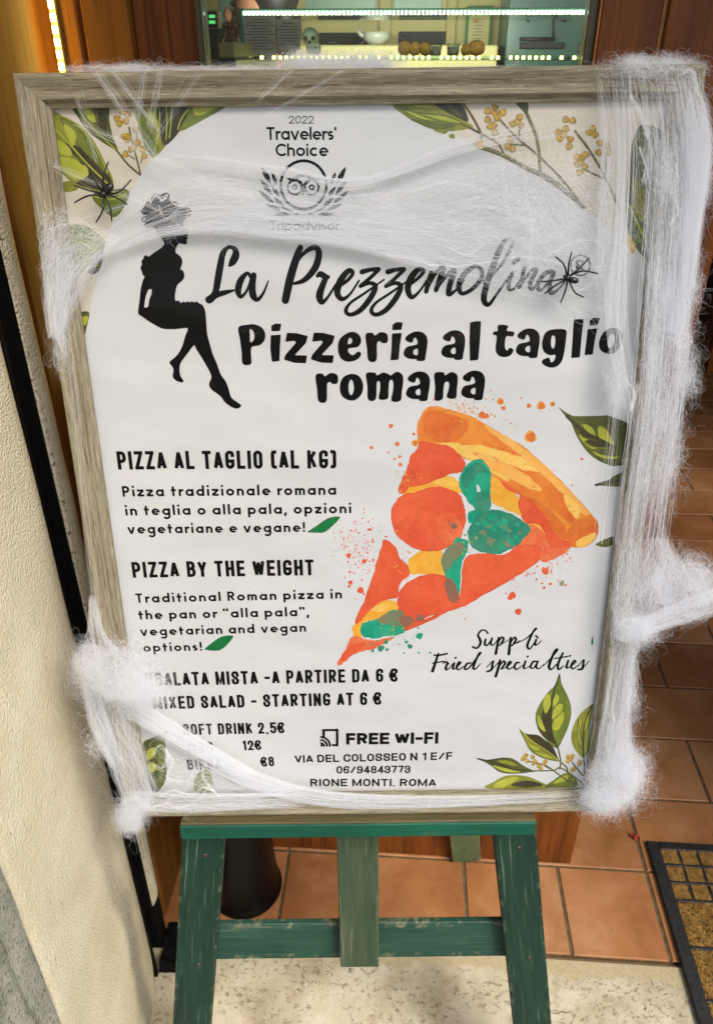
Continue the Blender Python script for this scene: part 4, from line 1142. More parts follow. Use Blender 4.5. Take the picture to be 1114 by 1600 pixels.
# heavy rounded headline, traced letter by letter
T3 = (360, 490, .28725); T4 = (660, 490, .28725)
GA = [(1000,98),(1045,102),(1070,132),(1070,180),(1062,225),(1055,255),(1016,257),(1011,248),(975,246),(946,230),(944,205),(962,180),(1014,167),(1013,140),(1000,131),(987,158),(953,145),(958,122)]
GAH = [(1018,192),(1019,222),(1003,225),(993,211),(1001,196)]
def G(pts, T, holes=(), n=3): X_.px(pts, INK, T=T, holes=holes, n=n)
off = lambda pts, dx, dy: [(p[0]+dx, p[1]+dy) for p in pts]
def sharp(pts, T, holes=()):          # keep corners: double the points
    q = []
    N = len(pts)
    for i, p in enumerate(pts):
        a = pts[i-1]; b = pts[(i+1) % N]
        q += [(p[0]+(a[0]-p[0])*.06, p[1]+(a[1]-p[1])*.06), (p[0]+(b[0]-p[0])*.06, p[1]+(b[1]-p[1])*.06)]
    X_.px(q, INK, T=T, smooth=False, holes=holes)
G([(44,74),(95,60),(130,58),(170,74),(190,108),(186,145),(160,172),(117,182),(113,225),(113,274),(68,274),(62,210),(52,135)], T3, [[(106,86),(120,90),(131,112),(128,142),(114,155),(108,150),(107,118)]])
sharp([(220,118),(275,114),(270,190),(268,258),(226,262),(218,190)], T3); sharp([(222,66),(245,54),(278,56),(270,95),(225,96)], T3)
Z1 = [(308,104),(360,106),(422,122),(412,160),(350,226),(417,228),(411,270),(350,268),(292,250),(299,225),(357,158),(350,148),(299,154)]
sharp(Z1, T3); sharp(off(Z1, 146, -1), T3)
G([(650,100),(692,108),(712,143),(695,180),(642,190),(646,214),(668,226),(694,206),(712,220),(690,250),(640,262),(600,242),(585,190),(597,135)], T3, [[(648,132),(660,138),(661,158),(640,166),(641,147)]])
GR = [(735,113),(773,105),(785,119),(815,101),(848,108),(857,130),(852,158),(826,160),(812,150),(797,166),(794,255),(751,255),(743,190)]
G(GR, T3)
sharp([(878,108),(932,105),(921,180),(915,250),(870,255),(876,190)], T3); sharp([(882,60),(902,46),(938,48),(930,88),(880,90)], T3)
G(GA, T3, [GAH])
finish(X_, 'text_line'); X_ = Art(.00026)
G(off(GR, -271, 222), T3)
G([(655,328),(700,340),(722,385),(715,435),(680,470),(640,470),(605,445),(595,400),(610,350)], T3, [[(656,358),(669,380),(671,415),(659,444),(646,430),(643,388)]])
G([(738,325),(788,322),(797,336),(830,320),(862,330),(872,336),(905,316),(935,333),(940,370),(932,425),(925,474),(876,475),(884,420),(886,380),(878,360),(864,370),(860,415),(855,463),(808,465),(813,420),(815,385),(810,368),(796,378),(791,465),(749,468),(745,390)], T3)
G(off(GA, 13, 218), T3, [off(GAH, 13, 218)])
G([(65,325),(116,320),(122,336),(155,318),(186,330),(192,362),(187,410),(180,460),(133,456),(141,415),(145,385),(137,370),(119,380),(113,425),(108,466),(66,470),(69,400)], T4)
G(off(GA, -732, 213), T4, [off(GAH, -732, 213)])
finish(X_, 'text_line'); X_ = Art(.00026)
G(off(GA, -840, -6), T4, [off(GAH, -840, -6)])
sharp([(258,48),(290,41),(318,42),(312,150),(303,252),(258,257),(255,150)], T4)
G([(412,62),(465,66),(458,93),(497,99),(490,125),(455,124),(447,178),(460,202),(472,186),(494,196),(480,225),(445,237),(410,225),(397,190),(403,122),(383,116),(388,97),(408,94)], T4)
G(off(GA, -435, -16), T4, [off(GAH, -435, -16)])
G([(690,90),(735,84),(780,90),(780,135),(770,210),(755,262),(720,292),(680,290),(650,270),(656,250),(688,240),(697,264),(714,256),(722,225),(690,226),(658,205),(650,160),(662,112)], T4, [[(705,120),(719,126),(721,165),(711,190),(700,180),(698,145)]])
sharp([(822,32),(876,28),(865,120),(855,238),(808,242),(815,140)], T4)
sharp([(897,85),(950,80),(935,150),(925,222),(880,226),(890,150)], T4); sharp([(908,38),(930,22),(965,25),(950,62),(908,65)], T4)
G([(1025,78),(1068,88),(1088,115),(1080,165),(1045,213),(1000,218),(965,195),(960,150),(985,100)], T4, [[(1030,108),(1045,125),(1038,165),(1018,188),(1005,170),(1010,130)]])
finish(X_, 'text_line')

H = Art(.00026)
T = (310, 350, .3052)
SC = [
 [(160,212,10),(175,195,24),(192,160,26),(188,130,18),(158,118,12),(128,148,20),(112,220,24),(100,290,24),(88,350,22),(66,384,24)],
 [(55,388,26),(90,365,20),(140,350,16),(188,338,5)],
 [(268,268,14),(250,252,12),(218,288,22),(204,340,22),(217,372,14),(242,352,9),(262,310,9),(276,262,12)], [(284,262,20),(276,320,24),(282,368,24),(305,386,14),(335,350,9),(358,292,5)],
 [(522,120,20),(500,180,26),(470,280,28),(446,390,26)], [(480,240,8),(530,160,12),(590,120,18),(617,145,22),(600,220,24),(545,285,18),(490,305,10)],
 [(610,266,12),(624,256,20),(644,266,20),(664,272,14)], [(654,272,18),(634,320,22),(620,368,25),(632,400,18),(660,378,10),(702,312,8)],
 [(700,332,9),(760,292,12),(790,252,14),(768,240,18),(728,290,24),(711,350,22),(735,384,16),(775,360,9),(822,290,7)],
 [(838,245,18),(880,234,14),(922,232,16)], [(922,234,14),(880,275,13),(830,318,14)], [(832,316,14),(880,302,13),(906,322,18),(880,380,20),(830,440,18),(780,464,14),(755,445,14),(778,404,10),(850,355,9),(950,285,6)],
 [(970,245,18),(1010,234,14),(1052,232,16)], [(1052,234,14),(1010,275,13),(960,318,14)], [(962,316,14),(1010,302,13),(1036,322,18),(1010,380,20),(960,440,18),(910,464,14),(885,445,14),(908,404,10),(980,355,9),(1080,285,6)]]
for q in SC: H.brush(q, INK, T)
T = (620, 350, .3052)
for q in [
 [(60,316,9),(110,276,12),(136,242,14),(112,232,18),(75,272,24),(56,330,22),(75,374,16),(115,345,9),(165,270,8)],
 [(176,250,16),(161,300,18),(150,345,16)], [(155,335,9),(200,250,12),(235,225,20),(217,290,20),(200,338,16)], [(205,330,9),(250,270,12),(290,242,20),(271,310,20),(266,358,18),(300,340,9),(340,290,8)],
 [(400,214,14),(350,250,20),(318,310,20),(330,355,14),(375,340,14),(425,290,16),(435,242,14),(405,212,10)], [(425,285,9),(470,285,7)],
 [(445,300,7),(510,240,9),(570,150,12),(590,98,14),(570,76,12),(535,110,18),(490,220,22),(456,320,22),(445,388,20),(470,412,14),(510,360,9),(570,275,8)],
 [(590,250,14),(572,300,16),(575,335,12),(600,330,8),(640,270,7)], [(600,196,18),(620,180,14)],
 [(652,225,14),(636,290,14),(625,325,12)], [(630,320,8),(690,236,12),(710,242,16),(681,300,16),(690,334,12),(725,300,7)],
 [(790,240,14),(750,260,16),(720,310,16),(735,340,10),(780,290,8),(805,246,12)], [(800,250,16),(781,310,16),(790,354,14),(830,330,8),(870,280,6)]]: H.brush(q, INK, T)
ring(H, 938, 212, 50, 52, 9, INK, T, 30)
for q in ([(922,240,8),(922,190,8)], [(922,190,8),(945,190,8),(952,203,8),(942,214,8),(922,214,8)], [(936,214,8),(955,240,8)]): H.brush(q, INK, T, 3)
finish(H, 'script_line'); H = Art(.00026)
T = (660, 970, .2513)
for q in [
 [(405,78,8),(390,60,7),(365,60,8),(345,88,9),(355,112,11),(360,140,11),(338,170,9),(312,162,9)],
 [(392,115,9),(386,145,10),(402,152,8),(425,122,6)], [(432,108,9),(424,142,9),(440,150,6),(470,112,4)],
 [(474,105,10),(465,150,11),(455,205,12)], [(462,152,5),(490,103,8),(503,116,10),(482,150,8),(468,152,5)], [(482,150,5),(535,118,4)],
 [(548,105,10),(542,150,11),(536,208,12)], [(540,152,5),(568,104,8),(580,118,10),(558,152,8),(545,152,5)], [(558,152,5),(605,122,4)],
 [(585,140,4),(650,105,6),(705,52,8),(692,60,9),(652,148,11),(665,175,8),(695,135,5)],
 [(706,116,9),(698,148,10),(715,146,6),(740,122,4)], [(704,94,9),(719,106,7)],
 [(72,212,7),(95,216,8),(152,204,9)], [(98,205,9),(82,255,11),(62,314,13)], [(62,264,6),(130,252,7)],
 [(128,264,5),(146,255,9),(162,268,8)], [(153,266,9),(144,298,11),(158,302,6),(190,266,4)],
 [(197,262,9),(188,297,10),(205,295,5),(215,285,4)], [(203,231,9),(207,228,8)],
 [(212,290,5),(236,264,7),(228,256,9),(212,285,10),(222,304,7),(255,284,5)],
 [(300,262,7),(275,268,10),(262,298,9),(285,296,7),(330,240,7),(360,202,8),(350,206,9),(316,285,11),(328,300,7),(362,265,4)],
 [(398,290,4),(438,250,6),(434,272,10),(428,304,11),(402,316,9)], [(425,308,5),(480,250,4)],
 [(482,245,10),(470,295,11),(455,345,12)], [(465,300,5),(500,252,8),(512,266,10),(488,300,8)], [(488,300,5),(525,288,4)],
 [(522,290,5),(550,262,7),(541,254,9),(525,285,10),(538,300,7),(572,280,4)],
 [(600,260,8),(582,262,10),(570,290,10),(588,301,7),(622,275,4)],
 [(640,250,9),(628,292,10),(645,294,5),(665,280,4)], [(651,224,9),(655,221,8)],
 [(710,252,7),(686,256,10),(670,288,9),(690,293,6),(716,252,7)], [(716,252,9),(706,288,9),(725,296,6),(752,272,4)],
 [(750,280,4),(800,230,6),(838,182,8),(822,188,10),(786,278,12),(800,302,8),(832,270,5)],
 [(872,200,9),(842,268,11),(846,302,9),(875,280,5)], [(820,234,6),(900,222,7)],
 [(905,247,9),(893,290,10),(912,288,5)], [(913,219,9),(917,216,8)],
 [(917,285,5),(950,258,7),(941,248,9),(922,282,10),(936,298,7),(966,276,4)],
 [(965,282,4),(1000,242,6),(998,266,10),(992,298,11),(966,303,9)], [(990,300,5),(1034,250,4)]]: H.brush(q, INK, T, 5)
finish(H, 'script_line')

# ------------------------------------------------------------------ easel
easel = empty('easel', mat=Matrix.Translation((0.0, .60, 0)), label='worn green wooden easel holding the framed menu poster', cat='easel')
bpy.context.view_layer.update()
def slat(name, a, b, w0, th, mat, top=None, bev=.0015, wb=None):
    """board from picture point pair a=(xl,xr,y) to b along the easel plane; w0 front face, th thickness"""
    A = (Lp(a[0], a[2], w0)+Lp(a[1], a[2], w0))/2; Bq = (Lp(b[0], b[2], w0)+Lp(b[1], b[2], w0))/2
    wid = (np.linalg.norm(Lp(a[1], a[2], w0)-Lp(a[0], a[2], w0))+np.linalg.norm(Lp(b[1], b[2], w0)-Lp(b[0], b[2], w0)))/2
    d = Bq[:2]-A[:2]; d /= np.linalg.norm(d)
    return A[:2], Bq[:2], d, wid
def put(o, T):
    o.parent = easel; o.matrix_parent_inverse = easel.matrix_world.inverted(); o.matrix_basis = BM @ T; return o
def slatobj(name, A, Bq, wid, w0, th, mat):
    A = np.array(A); Bq = np.array(Bq); d = (Bq-A); Ln = np.linalg.norm(d); d = d/Ln
    x = np.array([d[1], -d[0]])
    mb = MB(); mb.box((-wid/2, 0, -th), (wid/2, Ln, 0), 0, .0016)
    return put(mb.build(name, mat), basis((A[0], A[1], w0), (x[0], x[1], 0), (d[0], d[1], 0)))
zfoot = lambda q, w: (BM @ Vector((q[0], q[1], w)))[2]
for (xl0, xr0_, y0), (xl1, xr1_, y1) in (((286,350,1312),(270,331,1590)), ((770,837,1300),(802,860,1590))):
    a, b, d, wid = slat('', (xl0, xr0_, y0), (xl1, xr1_, y1), -.018, .02, None)
    z0, z1 = zfoot(a, -.029), zfoot(b, -.029)
    foot = a + (b-a)*((z0)/(z0-z1))
    topv = a - (b-a)/np.linalg.norm(b-a)*.52
    slatobj('leg', foot, topv, wid, -.018, .022, M['green'])
    for f_ in (.030, .255):
        q_ = a + (b-a)/np.linalg.norm(b-a)*f_
        mb = MB(); mb.lathe([(0,.0016),(.0022,.0015),(.0034,.0008),(.0036,0)], (q_[0]+.004, q_[1], -.0179), 14); put(mb.build('screw', M['aluminium']), Matrix.Identity(4))
a, b, d, wid = slat('', (525,592,1310), (533,591,1512), -.018, .02, None)
slatobj('centre_slat', b, a+(a-b)/np.linalg.norm(a-b)*.5, wid, -.018, .018, M['green_worn'])
l0 = Lp(300, 1447, -.041); l1 = Lp(830, 1438, -.041); l2 = Lp(560, 1497, -.041)
vm = (l0[1]+l1[1])/2
slatobj('crossbar', (l0[0]+.005, l2[1]*.5+vm*.5), (l1[0]-.005, l2[1]*.5+vm*.5), abs(vm-l2[1]), -.041, .011, M['green_bar'])
# ledge: tan upper face, green front
e0 = Lp(280, 1290, .030)[0]; e1 = Lp(838, 1290, .030)[0]
vt = -FW-.0012; vbm = Lp(560, 1309, .030)[1]
mb = MB(); mb.box((e0, vbm, -.016), (e1, vt-.0032, .030), 0, .0018); put(mb.build('ledge', M['green_ledge']), Matrix.Identity(4))
mb = MB(); mb.box((e0+.0012, vt-.0031, -.0155), (e1-.0012, vt, .0285), 0, .0008); put(mb.build('ledge_face', M['bare_wood']), Matrix.Identity(4))
# rear leg leaning back to the floor
ft = at_z(728, 1338, 0.012); tp = BM @ Vector((.06, .72, -.045))
dz = (tp-ft).normalized(); sx = Vector((1, .02, 0)); sx = (sx - dz*sx.dot(dz)).normalized(); sy = dz.cross(sx)
RT = Matrix(((sx[0],sy[0],dz[0],ft[0]),(sx[1],sy[1],dz[1],ft[1]),(sx[2],sy[2],dz[2],ft[2]),(0,0,0,1)))
mb = MB(); mb.box((-.033, -.010, -.006), (.033, .010, (tp-ft).length), 0, .0015)
M['green_rear'] = green_wood('rear_leg_wood', S(70,88,60), S(96,108,74), S(120,118,88), .75, 'Y')
o = mb.build('rear_leg', M['green_rear']); o.parent = easel; o.matrix_parent_inverse = easel.matrix_world.inverted(); o.matrix_basis = RT
# ------------------------------------------------------------------ stretched cotton cobweb: real fibres
def fib_mesh(name, groups, mats):
    """groups: list of (P (n,k,3), radius (n,) or float, material index)"""
    V = []; Fq = []; MI = []; base = 0
    for P, rad, mi in groups:
        P = np.asarray(P, float)
        n, k, _ = P.shape
        t = np.gradient(P, axis=1); t /= np.maximum(np.linalg.norm(t, axis=2, keepdims=True), 1e-9)
        ref = rng.normal(0, 1, (n, 1, 3)); a = np.cross(t, ref); a /= np.maximum(np.linalg.norm(a, axis=2, keepdims=True), 1e-6)
        b = np.cross(t, a)
        r = np.broadcast_to(np.asarray(rad, float).reshape(-1, 1, 1), (n, 1, 1))
        ring = np.stack([P + r*(a*math.cos(g)+b*math.sin(g)) for g in (0, 2.0944, 4.18879)], 2)   # n,k,3,3
        V.append(ring.reshape(-1, 3))
        i = np.arange(n)[:, None, None]*k*3 + np.arange(k-1)[None, :, None]*3
        q = np.arange(3)[None, None, :]; q2 = (q+1) % 3
        Fq.append((np.stack([i+q, i+q2, i+3+q2, i+3+q], -1)+base).reshape(-1, 4)); MI.append(np.full(n*(k-1)*3, mi))
        base += n*k*3
    V = np.concatenate(V); Fq = np.concatenate(Fq); MI = np.concatenate(MI)
    me = bpy.data.meshes.new(name)
    me.vertices.add(len(V)); me.vertices.foreach_set('co', V.astype(np.float32).ravel())
    me.loops.add(Fq.size); me.loops.foreach_set('vertex_index', Fq.astype(np.int32).ravel())
    me.polygons.add(len(Fq)); me.polygons.foreach_set('loop_start', np.arange(0, Fq.size, 4, dtype=np.int32))
    for m in mats: me.materials.append(m)
    me.polygons.foreach_set('material_index', MI.astype(np.int32)); me.polygons.foreach_set('use_smooth', np.zeros(len(Fq), bool))
    me.update(calc_edges=True)
    return link(bpy.data.objects.new(name, me))
def resamp(poly, t):
    p = np.array(poly, float); p = cr(p, False, 8)
    s = np.r_[0, np.cumsum(np.linalg.norm(np.diff(p, axis=0), axis=1))]; s /= s[-1]
    return np.stack([np.interp(t, s, p[:,0]), np.interp(t, s, p[:,1])], -1)
def wob(n, k, f=3.0, oct=4):
    x = np.linspace(0, 1, k)[None, :]; o = np.zeros((n, k))
    for j in range(oct):
        o += np.sin(2*np.pi*(f*(1.7**j)*rng.uniform(.6, 1.4, (n, 1))*x + rng.random((n, 1))))/(1.5**j)*rng.uniform(.3, 1, (n, 1))
    return o/2
FR = 4.2e-5
def band(up, lo, n, w=(.018, .026), K=26, frac=(.4, 1.0), jit=1.6, wander=.10, dist=None, f=2.5, trange=(0, 1), groups_of=12):
    """fibres running along a strip between two picture polylines; they bunch into strands"""
    n = int(n*1.45)
    ln_ = rng.uniform(*frac, n); a = trange[0] + rng.random(n)*np.maximum(trange[1]-trange[0]-ln_, 0)
    t = a[:, None] + np.linspace(0, 1, K)[None, :]*ln_[:, None]; t = np.clip(t, 0, 1)
    s = rng.random(n) if dist is None else dist(n)
    nb = max(n//groups_of, 1); cen = rng.random(nb) if dist is None else dist(nb)
    pull = rng.random(n) < .38
    s = np.where(pull, cen[rng.integers(0, nb, n)]+rng.normal(0, .018, n), s)
    s = s[:, None] + wander*wob(n, K, f*.6, 3)
    Uq = resamp(up, t.ravel()).reshape(n, K, 2); Lq = resamp(lo, t.ravel()).reshape(n, K, 2)
    q = Uq*(1-s[..., None]) + Lq*s[..., None]
    q = q + jit*np.stack([wob(n, K, f), wob(n, K, f)], -1)
    h = rng.uniform(*w, n)[:, None] + .0018*wob(n, K, 2, 2)
    return Lp(q[..., 0], q[..., 1], h)
def walk(cx, cy, rx, ry, w0, dw, n, K=30, step=4.0, turn=.55, shell=1.0, flow=None, w_=None):
    """curly fibres filling a soft tuft (picture pixels for the centre and radii, metres for depth)"""
    n = int(n*1.6); turn *= .72
    th = rng.random(n)*6.283; rr = rng.random(n)**.5*shell
    p = np.stack([rr*np.cos(th), rr*np.sin(th), rng.normal(0, .45, n)], -1)
    d = rng.normal(0, 1, (n, 3)); 
    if flow is not None: d[:, :2] += np.array(flow)*2
    d /= np.linalg.norm(d, axis=1, keepdims=True)
    out = []
    sc = np.array([step/rx, step/ry, step/max(rx, ry)])
    for k in range(K):
        out.append(p.copy())
        d = d + turn*rng.normal(0, 1, (n, 3)) - .22*p*(np.linalg.norm(p, axis=1, keepdims=True) > .85)
        if flow is not None: d[:, :2] += np.array(flow)*.3
        d /= np.linalg.norm(d, axis=1, keepdims=True)
        p = p + d*sc
    P = np.stack(out, 1)
    for _ in range(2): P[:, 1:-1] = (P[:, :-2]+P[:, 1:-1]*2+P[:, 2:])/4
    return Lp(cx+P[..., 0]*rx, cy+P[..., 1]*ry, np.maximum(w0+P[..., 2]*dw, -.03))
def yarn(pts, n=3, spread=2.0, w=.022, K=40, f=7, jit=2.0, rad=1.5e-4):
    t = np.tile(np.linspace(0, 1, K), (n, 1)); q = resamp(pts, t.ravel()).reshape(n, K, 2)
    q = q + rng.normal(0, spread, (n, 1, 2)) + jit*np.stack([wob(n, K, f), wob(n, K, f)], -1)
    return Lp(q[..., 0], q[..., 1], w+.0012*wob(n, K, 3, 2))
def web_thing(name, groups, label, cat='cobweb', group='fake cobweb stretched over the menu frame'):
    o = fib_mesh(name, groups, [M['web'], M['web_bright']]); o.matrix_world = BM
    return tag(o, label, cat, group)
beta = lambda a, b: (lambda n: rng.beta(a, b, n))

# sheet across the upper part of the sheet
up = [(118,395),(200,318),(262,270),(330,258),(430,272),(540,292),(640,268),(720,240),(800,222),(880,215),(960,200)]
lo = [(150,410),(205,385),(262,368),(330,364),(430,372),(540,386),(640,410),(720,436),(800,455),(880,478),(965,500)]
g = [(band(up, lo, 290, (.011,.018), 30, (.25,.8), 2.2, .10, beta(2.2, 1.15), groups_of=9), FR, 0),
     (band(up, lo, 120, (.010,.016), 30, (.2,.55), 1.6, .06, lambda n: 1-np.abs(rng.normal(0, .13, n)), trange=(.03,.66)), FR, 0),
     (band([(235,240),(330,245),(450,262),(560,280),(700,225),(900,165)], up[2:], 110, (.011,.017), 30, (.3,.8), 2.5, .12), FR, 0),
     (band([(640,300),(760,255),(860,250),(970,330)], [(640,410),(760,440),(860,470),(980,540)], 210, (.011,.019), 24, (.3,.9), 3, .15), FR, 0),
     (band([(740,190),(800,200),(860,205),(930,210)][::1], [(760,420),(820,450),(880,470),(950,500)], 90, (.012,.018), 20, (.2,.5), 4, .2), FR, 0)]
for q in ([(560,345),(620,352),(690,372),(735,392),(760,380)], [(640,300),(700,285),(760,300),(800,330)], [(700,330),(760,322),(820,345),(850,330)], [(700,385),(728,398),(752,386),(745,372)], [(250,320),(262,342),(285,322),(300,310)], [(430,290),(520,306),(600,300)], [(780,250),(790,330),(800,420)], [(820,290),(830,360),(828,430)], [(600,395),(700,415),(820,400),(900,420)], [(850,400),(905,375),(940,385),(925,440),(880,460)]):
    g.append((yarn(q, 4, 1.6, .0175), 9e-5, 1))
g += [(walk(x_, y_, rx_, ry_, .016, .004, n_, 34, 7, .42, flow=(.5,.05)), 4.5e-5, 0) for x_, y_, rx_, ry_, n_ in ((300,320,120,50,70),(480,330,140,55,80),(690,340,150,90,110),(850,350,120,120,120))]
web_thing('cobweb_sheet', g, 'thin white cobweb sheet stretched across the award emblem and script name')

# strands crossing the upper corner and frame
g = []
for a, b, n in (((150,112),(240,240),26), ((178,112),(250,205),22), ((225,112),(205,240),16), ((455,108),(405,155),12), ((535,110),(380,200),10), ((120,150),(150,250),14), ((85,260),(250,330),20), ((75,360),(260,300),18), ((120,190),(320,280),22), ((250,112),(232,200),14), ((310,112),(240,220),8)):
    q = [(a[0]+(b[0]-a[0])*t_, a[1]+(b[1]-a[1])*t_) for t_ in (0, .33, .66, 1)]
    g.append((yarn(q, n, 4.0, .019, 20, 2, 2.5), FR, 0))
web_thing('cobweb_strands', g, 'loose crossing cobweb threads over the corner with the olive leaves')

# fan over the side rail
g = [(band([(62,330),(66,400),(68,460),(76,530)], [(185,372),(160,420),(120,480),(92,535)], 240, (.017,.026), 24, (.4,1), 3, .12, beta(1.0, 1.3)), FR, 0),
     (band([(60,335),(95,330),(140,350),(190,372)], [(70,500),(95,470),(130,430),(175,392)], 190, (.017,.024), 24, (.5,1), 3, .14), FR, 0),
     (walk(92, 460, 17, 70, .020, .006, 150, 22, 5, .3, flow=(.1,1)), FR, 0), (walk(92, 390, 17, 50, .019, .005, 90, 20, 5, .4), FR, 0)]
for q in ([(70,330),(75,420),(80,525)], [(92,350),(90,430),(84,520)], [(185,375),(130,410),(85,400)]): g.append((yarn(q, 8, 3, .024), FR, 1))
g.append((band([(100,520),(112,640),(128,800),(148,985)], [(110,520),(124,640),(140,800),(160,985)], 34, (.004,.018), 40, (.5,1), 2, .2), FR, 0))
web_thing('cobweb_fan', g, 'white cobweb fan pulled over the frame rail beside the sitting silhouette')

# curtain hanging down the other rail
g = [(band([(962,108),(994,220),(1008,380),(1004,520),(992,680),(966,850),(955,1000)], [(1088,110),(1108,235),(1090,360),(1078,480),(1068,620),(1050,740),(1030,860)], 500, (.016,.034), 44, (.2,.7), 3.2, .07, beta(1.2,.95)), FR, 0),
     (band([(1020,112),(1050,240),(1050,380),(1045,520)], [(1088,110),(1110,215),(1098,330),(1082,460)], 420, (.014,.038), 30, (.3,.9), 4.0, .16, beta(1.8,.9)), FR, 0),
     (band([(955,108),(964,240),(958,380),(945,470),(955,560),(985,690)], [(985,108),(985,240),(978,380),(980,500),(992,600),(1005,720)], 150, (.017,.026), 40, (.3,.9), 2.4, .09), FR, 0),
     (band([(925,108),(938,240),(930,400),(935,500)], [(965,110),(965,240),(960,400),(965,520)], 90, (.016,.024), 40, (.3,.9), 4, .2), FR, 0),
     (band([(962,108),(994,220),(1008,380),(1004,520),(992,680),(966,850),(955,1000)], [(1088,110),(1108,235),(1090,360),(1078,480),(1068,620),(1050,740),(1030,860)], 170, (.018,.038), 44, (.12,.4), 7, .30, f=4), FR, 0),
     (walk(1088, 215, 20, 80, .018, .014, 460, 26, 5, .5, flow=(0,.6)), FR, 0), (walk(1058, 470, 20, 50, .026, .008, 170, 24, 4, .5), FR, 0),
     (walk(1045, 180, 45, 70, .024, .010, 110, 26, 6, .45, flow=(0,.8)), FR, 0), (walk(960, 585, 18, 45, .024, .006, 120, 24, 4, .6, flow=(.2,.7)), FR, 0),
     (walk(1040, 420, 26, 60, .028, .005, 120, 24, 5, .5, flow=(0,.5)), FR, 0),
     (walk(1000, 108, 56, 10, .008, .022, 300, 20, 6, .5), FR, 0), (walk(1052, 104, 40, 8, .006, .02, 220, 20, 6, .5), FR, 0), (walk(992, 103, 14, 10, .008, .02, 160, 20, 4, .6), FR, 0)]
for x in np.linspace(968, 1082, 18):
    j = rng.uniform(-8, 8); g.append((yarn([(x, 110), (x+14+j, 240), (x+2+j, 420), (x-16+j, 640), (x-40+j*.5, 850)], 3, 2, .033, 50, 4, 2), 7e-5, 1))
for q in ([(985,150),(1000,178),(1010,215)], [(1000,230),(1010,262),(1004,285)], [(1062,115),(1080,112),(1088,140)], [(1050,300),(1060,330),(1046,352)], [(1052,530),(1065,545),(1078,530),(1070,520)], [(975,590),(990,610),(985,640),(997,600)]): g.append((yarn(q, 8, 2.4, .034, 30, 9, 3), 1.0e-4, 1))
g += [(walk(x_, y_, rx_, ry_, .031, .008, n_, 30, 5, .5, flow=(fx_, .5)), FR, 0) for x_, y_, rx_, ry_, n_, fx_ in ((1062,330,16,60,70,0),(1040,250,14,50,60,.1),(1072,560,14,40,90,0),(1052,480,22,46,90,.1),(1030,610,18,60,70,0),(1048,690,16,50,60,0),(1020,520,12,60,50,0),(1080,410,12,50,60,0),(1012,700,20,60,60,.1),(1000,880,30,50,90,.1),(975,930,16,50,60,0))]
g += [(walk(x_, y_, rx_, ry_, .026, .018, n_//2, 22, 5, .5), 3.5e-5, 0) for x_, y_, rx_, ry_, n_ in ((1080,160,34,60,60),(1090,300,30,70,60),(1070,420,34,70,60),(1062,540,34,70,70),(1050,660,32,60,60),(1030,770,34,60,60),(1000,800,34,100,70))]
web_thing('cobweb_curtain', g, 'thick white cobweb curtain hanging down the frame rail next to the doorway')

# lower part of that rail
g = [(band([(962,840),(955,940),(952,1010)], [(1045,840),(1030,930),(1008,990)], 280, (.016,.030), 26, (.5,1), 2.4, .10), FR, 0),
     (walk(980, 985, 26, 22, .024, .014, 330, 24, 4, .5, flow=(.6,0)), FR, 0),
     (band([(956,1000),(948,1080),(930,1180),(918,1235)], [(1000,985),(985,1070),(985,1160),(1002,1230)], 290, (.016,.030), 26, (.4,1), 3, .14), FR, 0),
     (walk(985, 1030, 12, 60, .022, .01, 120, 24, 5, .4, flow=(0,.8)), FR, 0),
     (walk(962, 1150, 18, 50, .026, .010, 260, 24, 5, .5, flow=(.1,.6)), FR, 0),
     (walk(960, 1222, 40, 42, .022, .024, 620, 30, 5, .5), FR, 0), (walk(985, 1200, 24, 34, .026, .022, 260, 30, 4, .5), FR, 0), (walk(940, 1250, 34, 16, .026, .014, 300, 30, 4, .5), FR, 0)]
g += [(walk(x_, y_, rx_, ry_, .026, .022, n_//2, 26, 5, .5), 3.5e-5, 0) for x_, y_, rx_, ry_, n_ in ((975,1230,60,56,120),(970,1130,36,60,60),(985,1010,40,40,70))]
web_thing('cobweb_clump', g, 'white cotton cobweb tuft wrapped round the bottom corner by the pizza spray leaves')

# puff sticking out into the doorway
g = [(band([(1030,820),(1060,880),(1095,915),(1130,930)], [(1015,900),(1040,960),(1080,975),(1130,950)], 170, (.012,.030), 30, (.5,1), 6, .25), FR, 0),
     (band([(962,968),(1010,962),(1060,940),(1130,915)], [(962,1005),(1010,990),(1055,978),(1130,955)], 260, (.016,.034), 26, (.4,1), 2.5, .15), FR, 0),
     (walk(1068, 908, 46, 42, .018, .016, 210, 34, 6, .6), FR, 0), (walk(1095, 920, 30, 32, .018, .016, 150, 34, 5, .65), FR, 0), (walk(1035, 880, 14, 60, .02, .012, 120, 26, 6, .4, flow=(.1,.8)), FR, 0)]
for q in ([(1020,840),(1060,900),(1075,880),(1110,900)], [(1030,960),(1050,900),(1085,890),(1114,940)], [(1040,930),(1075,960),(1105,930)]): g.append((yarn(q, 7, 4, .022, 40, 6, 4), 9e-5, 1))
web_thing('cobweb_puff', g, 'ragged cobweb puff drawn out sideways over the brown floor tiles')

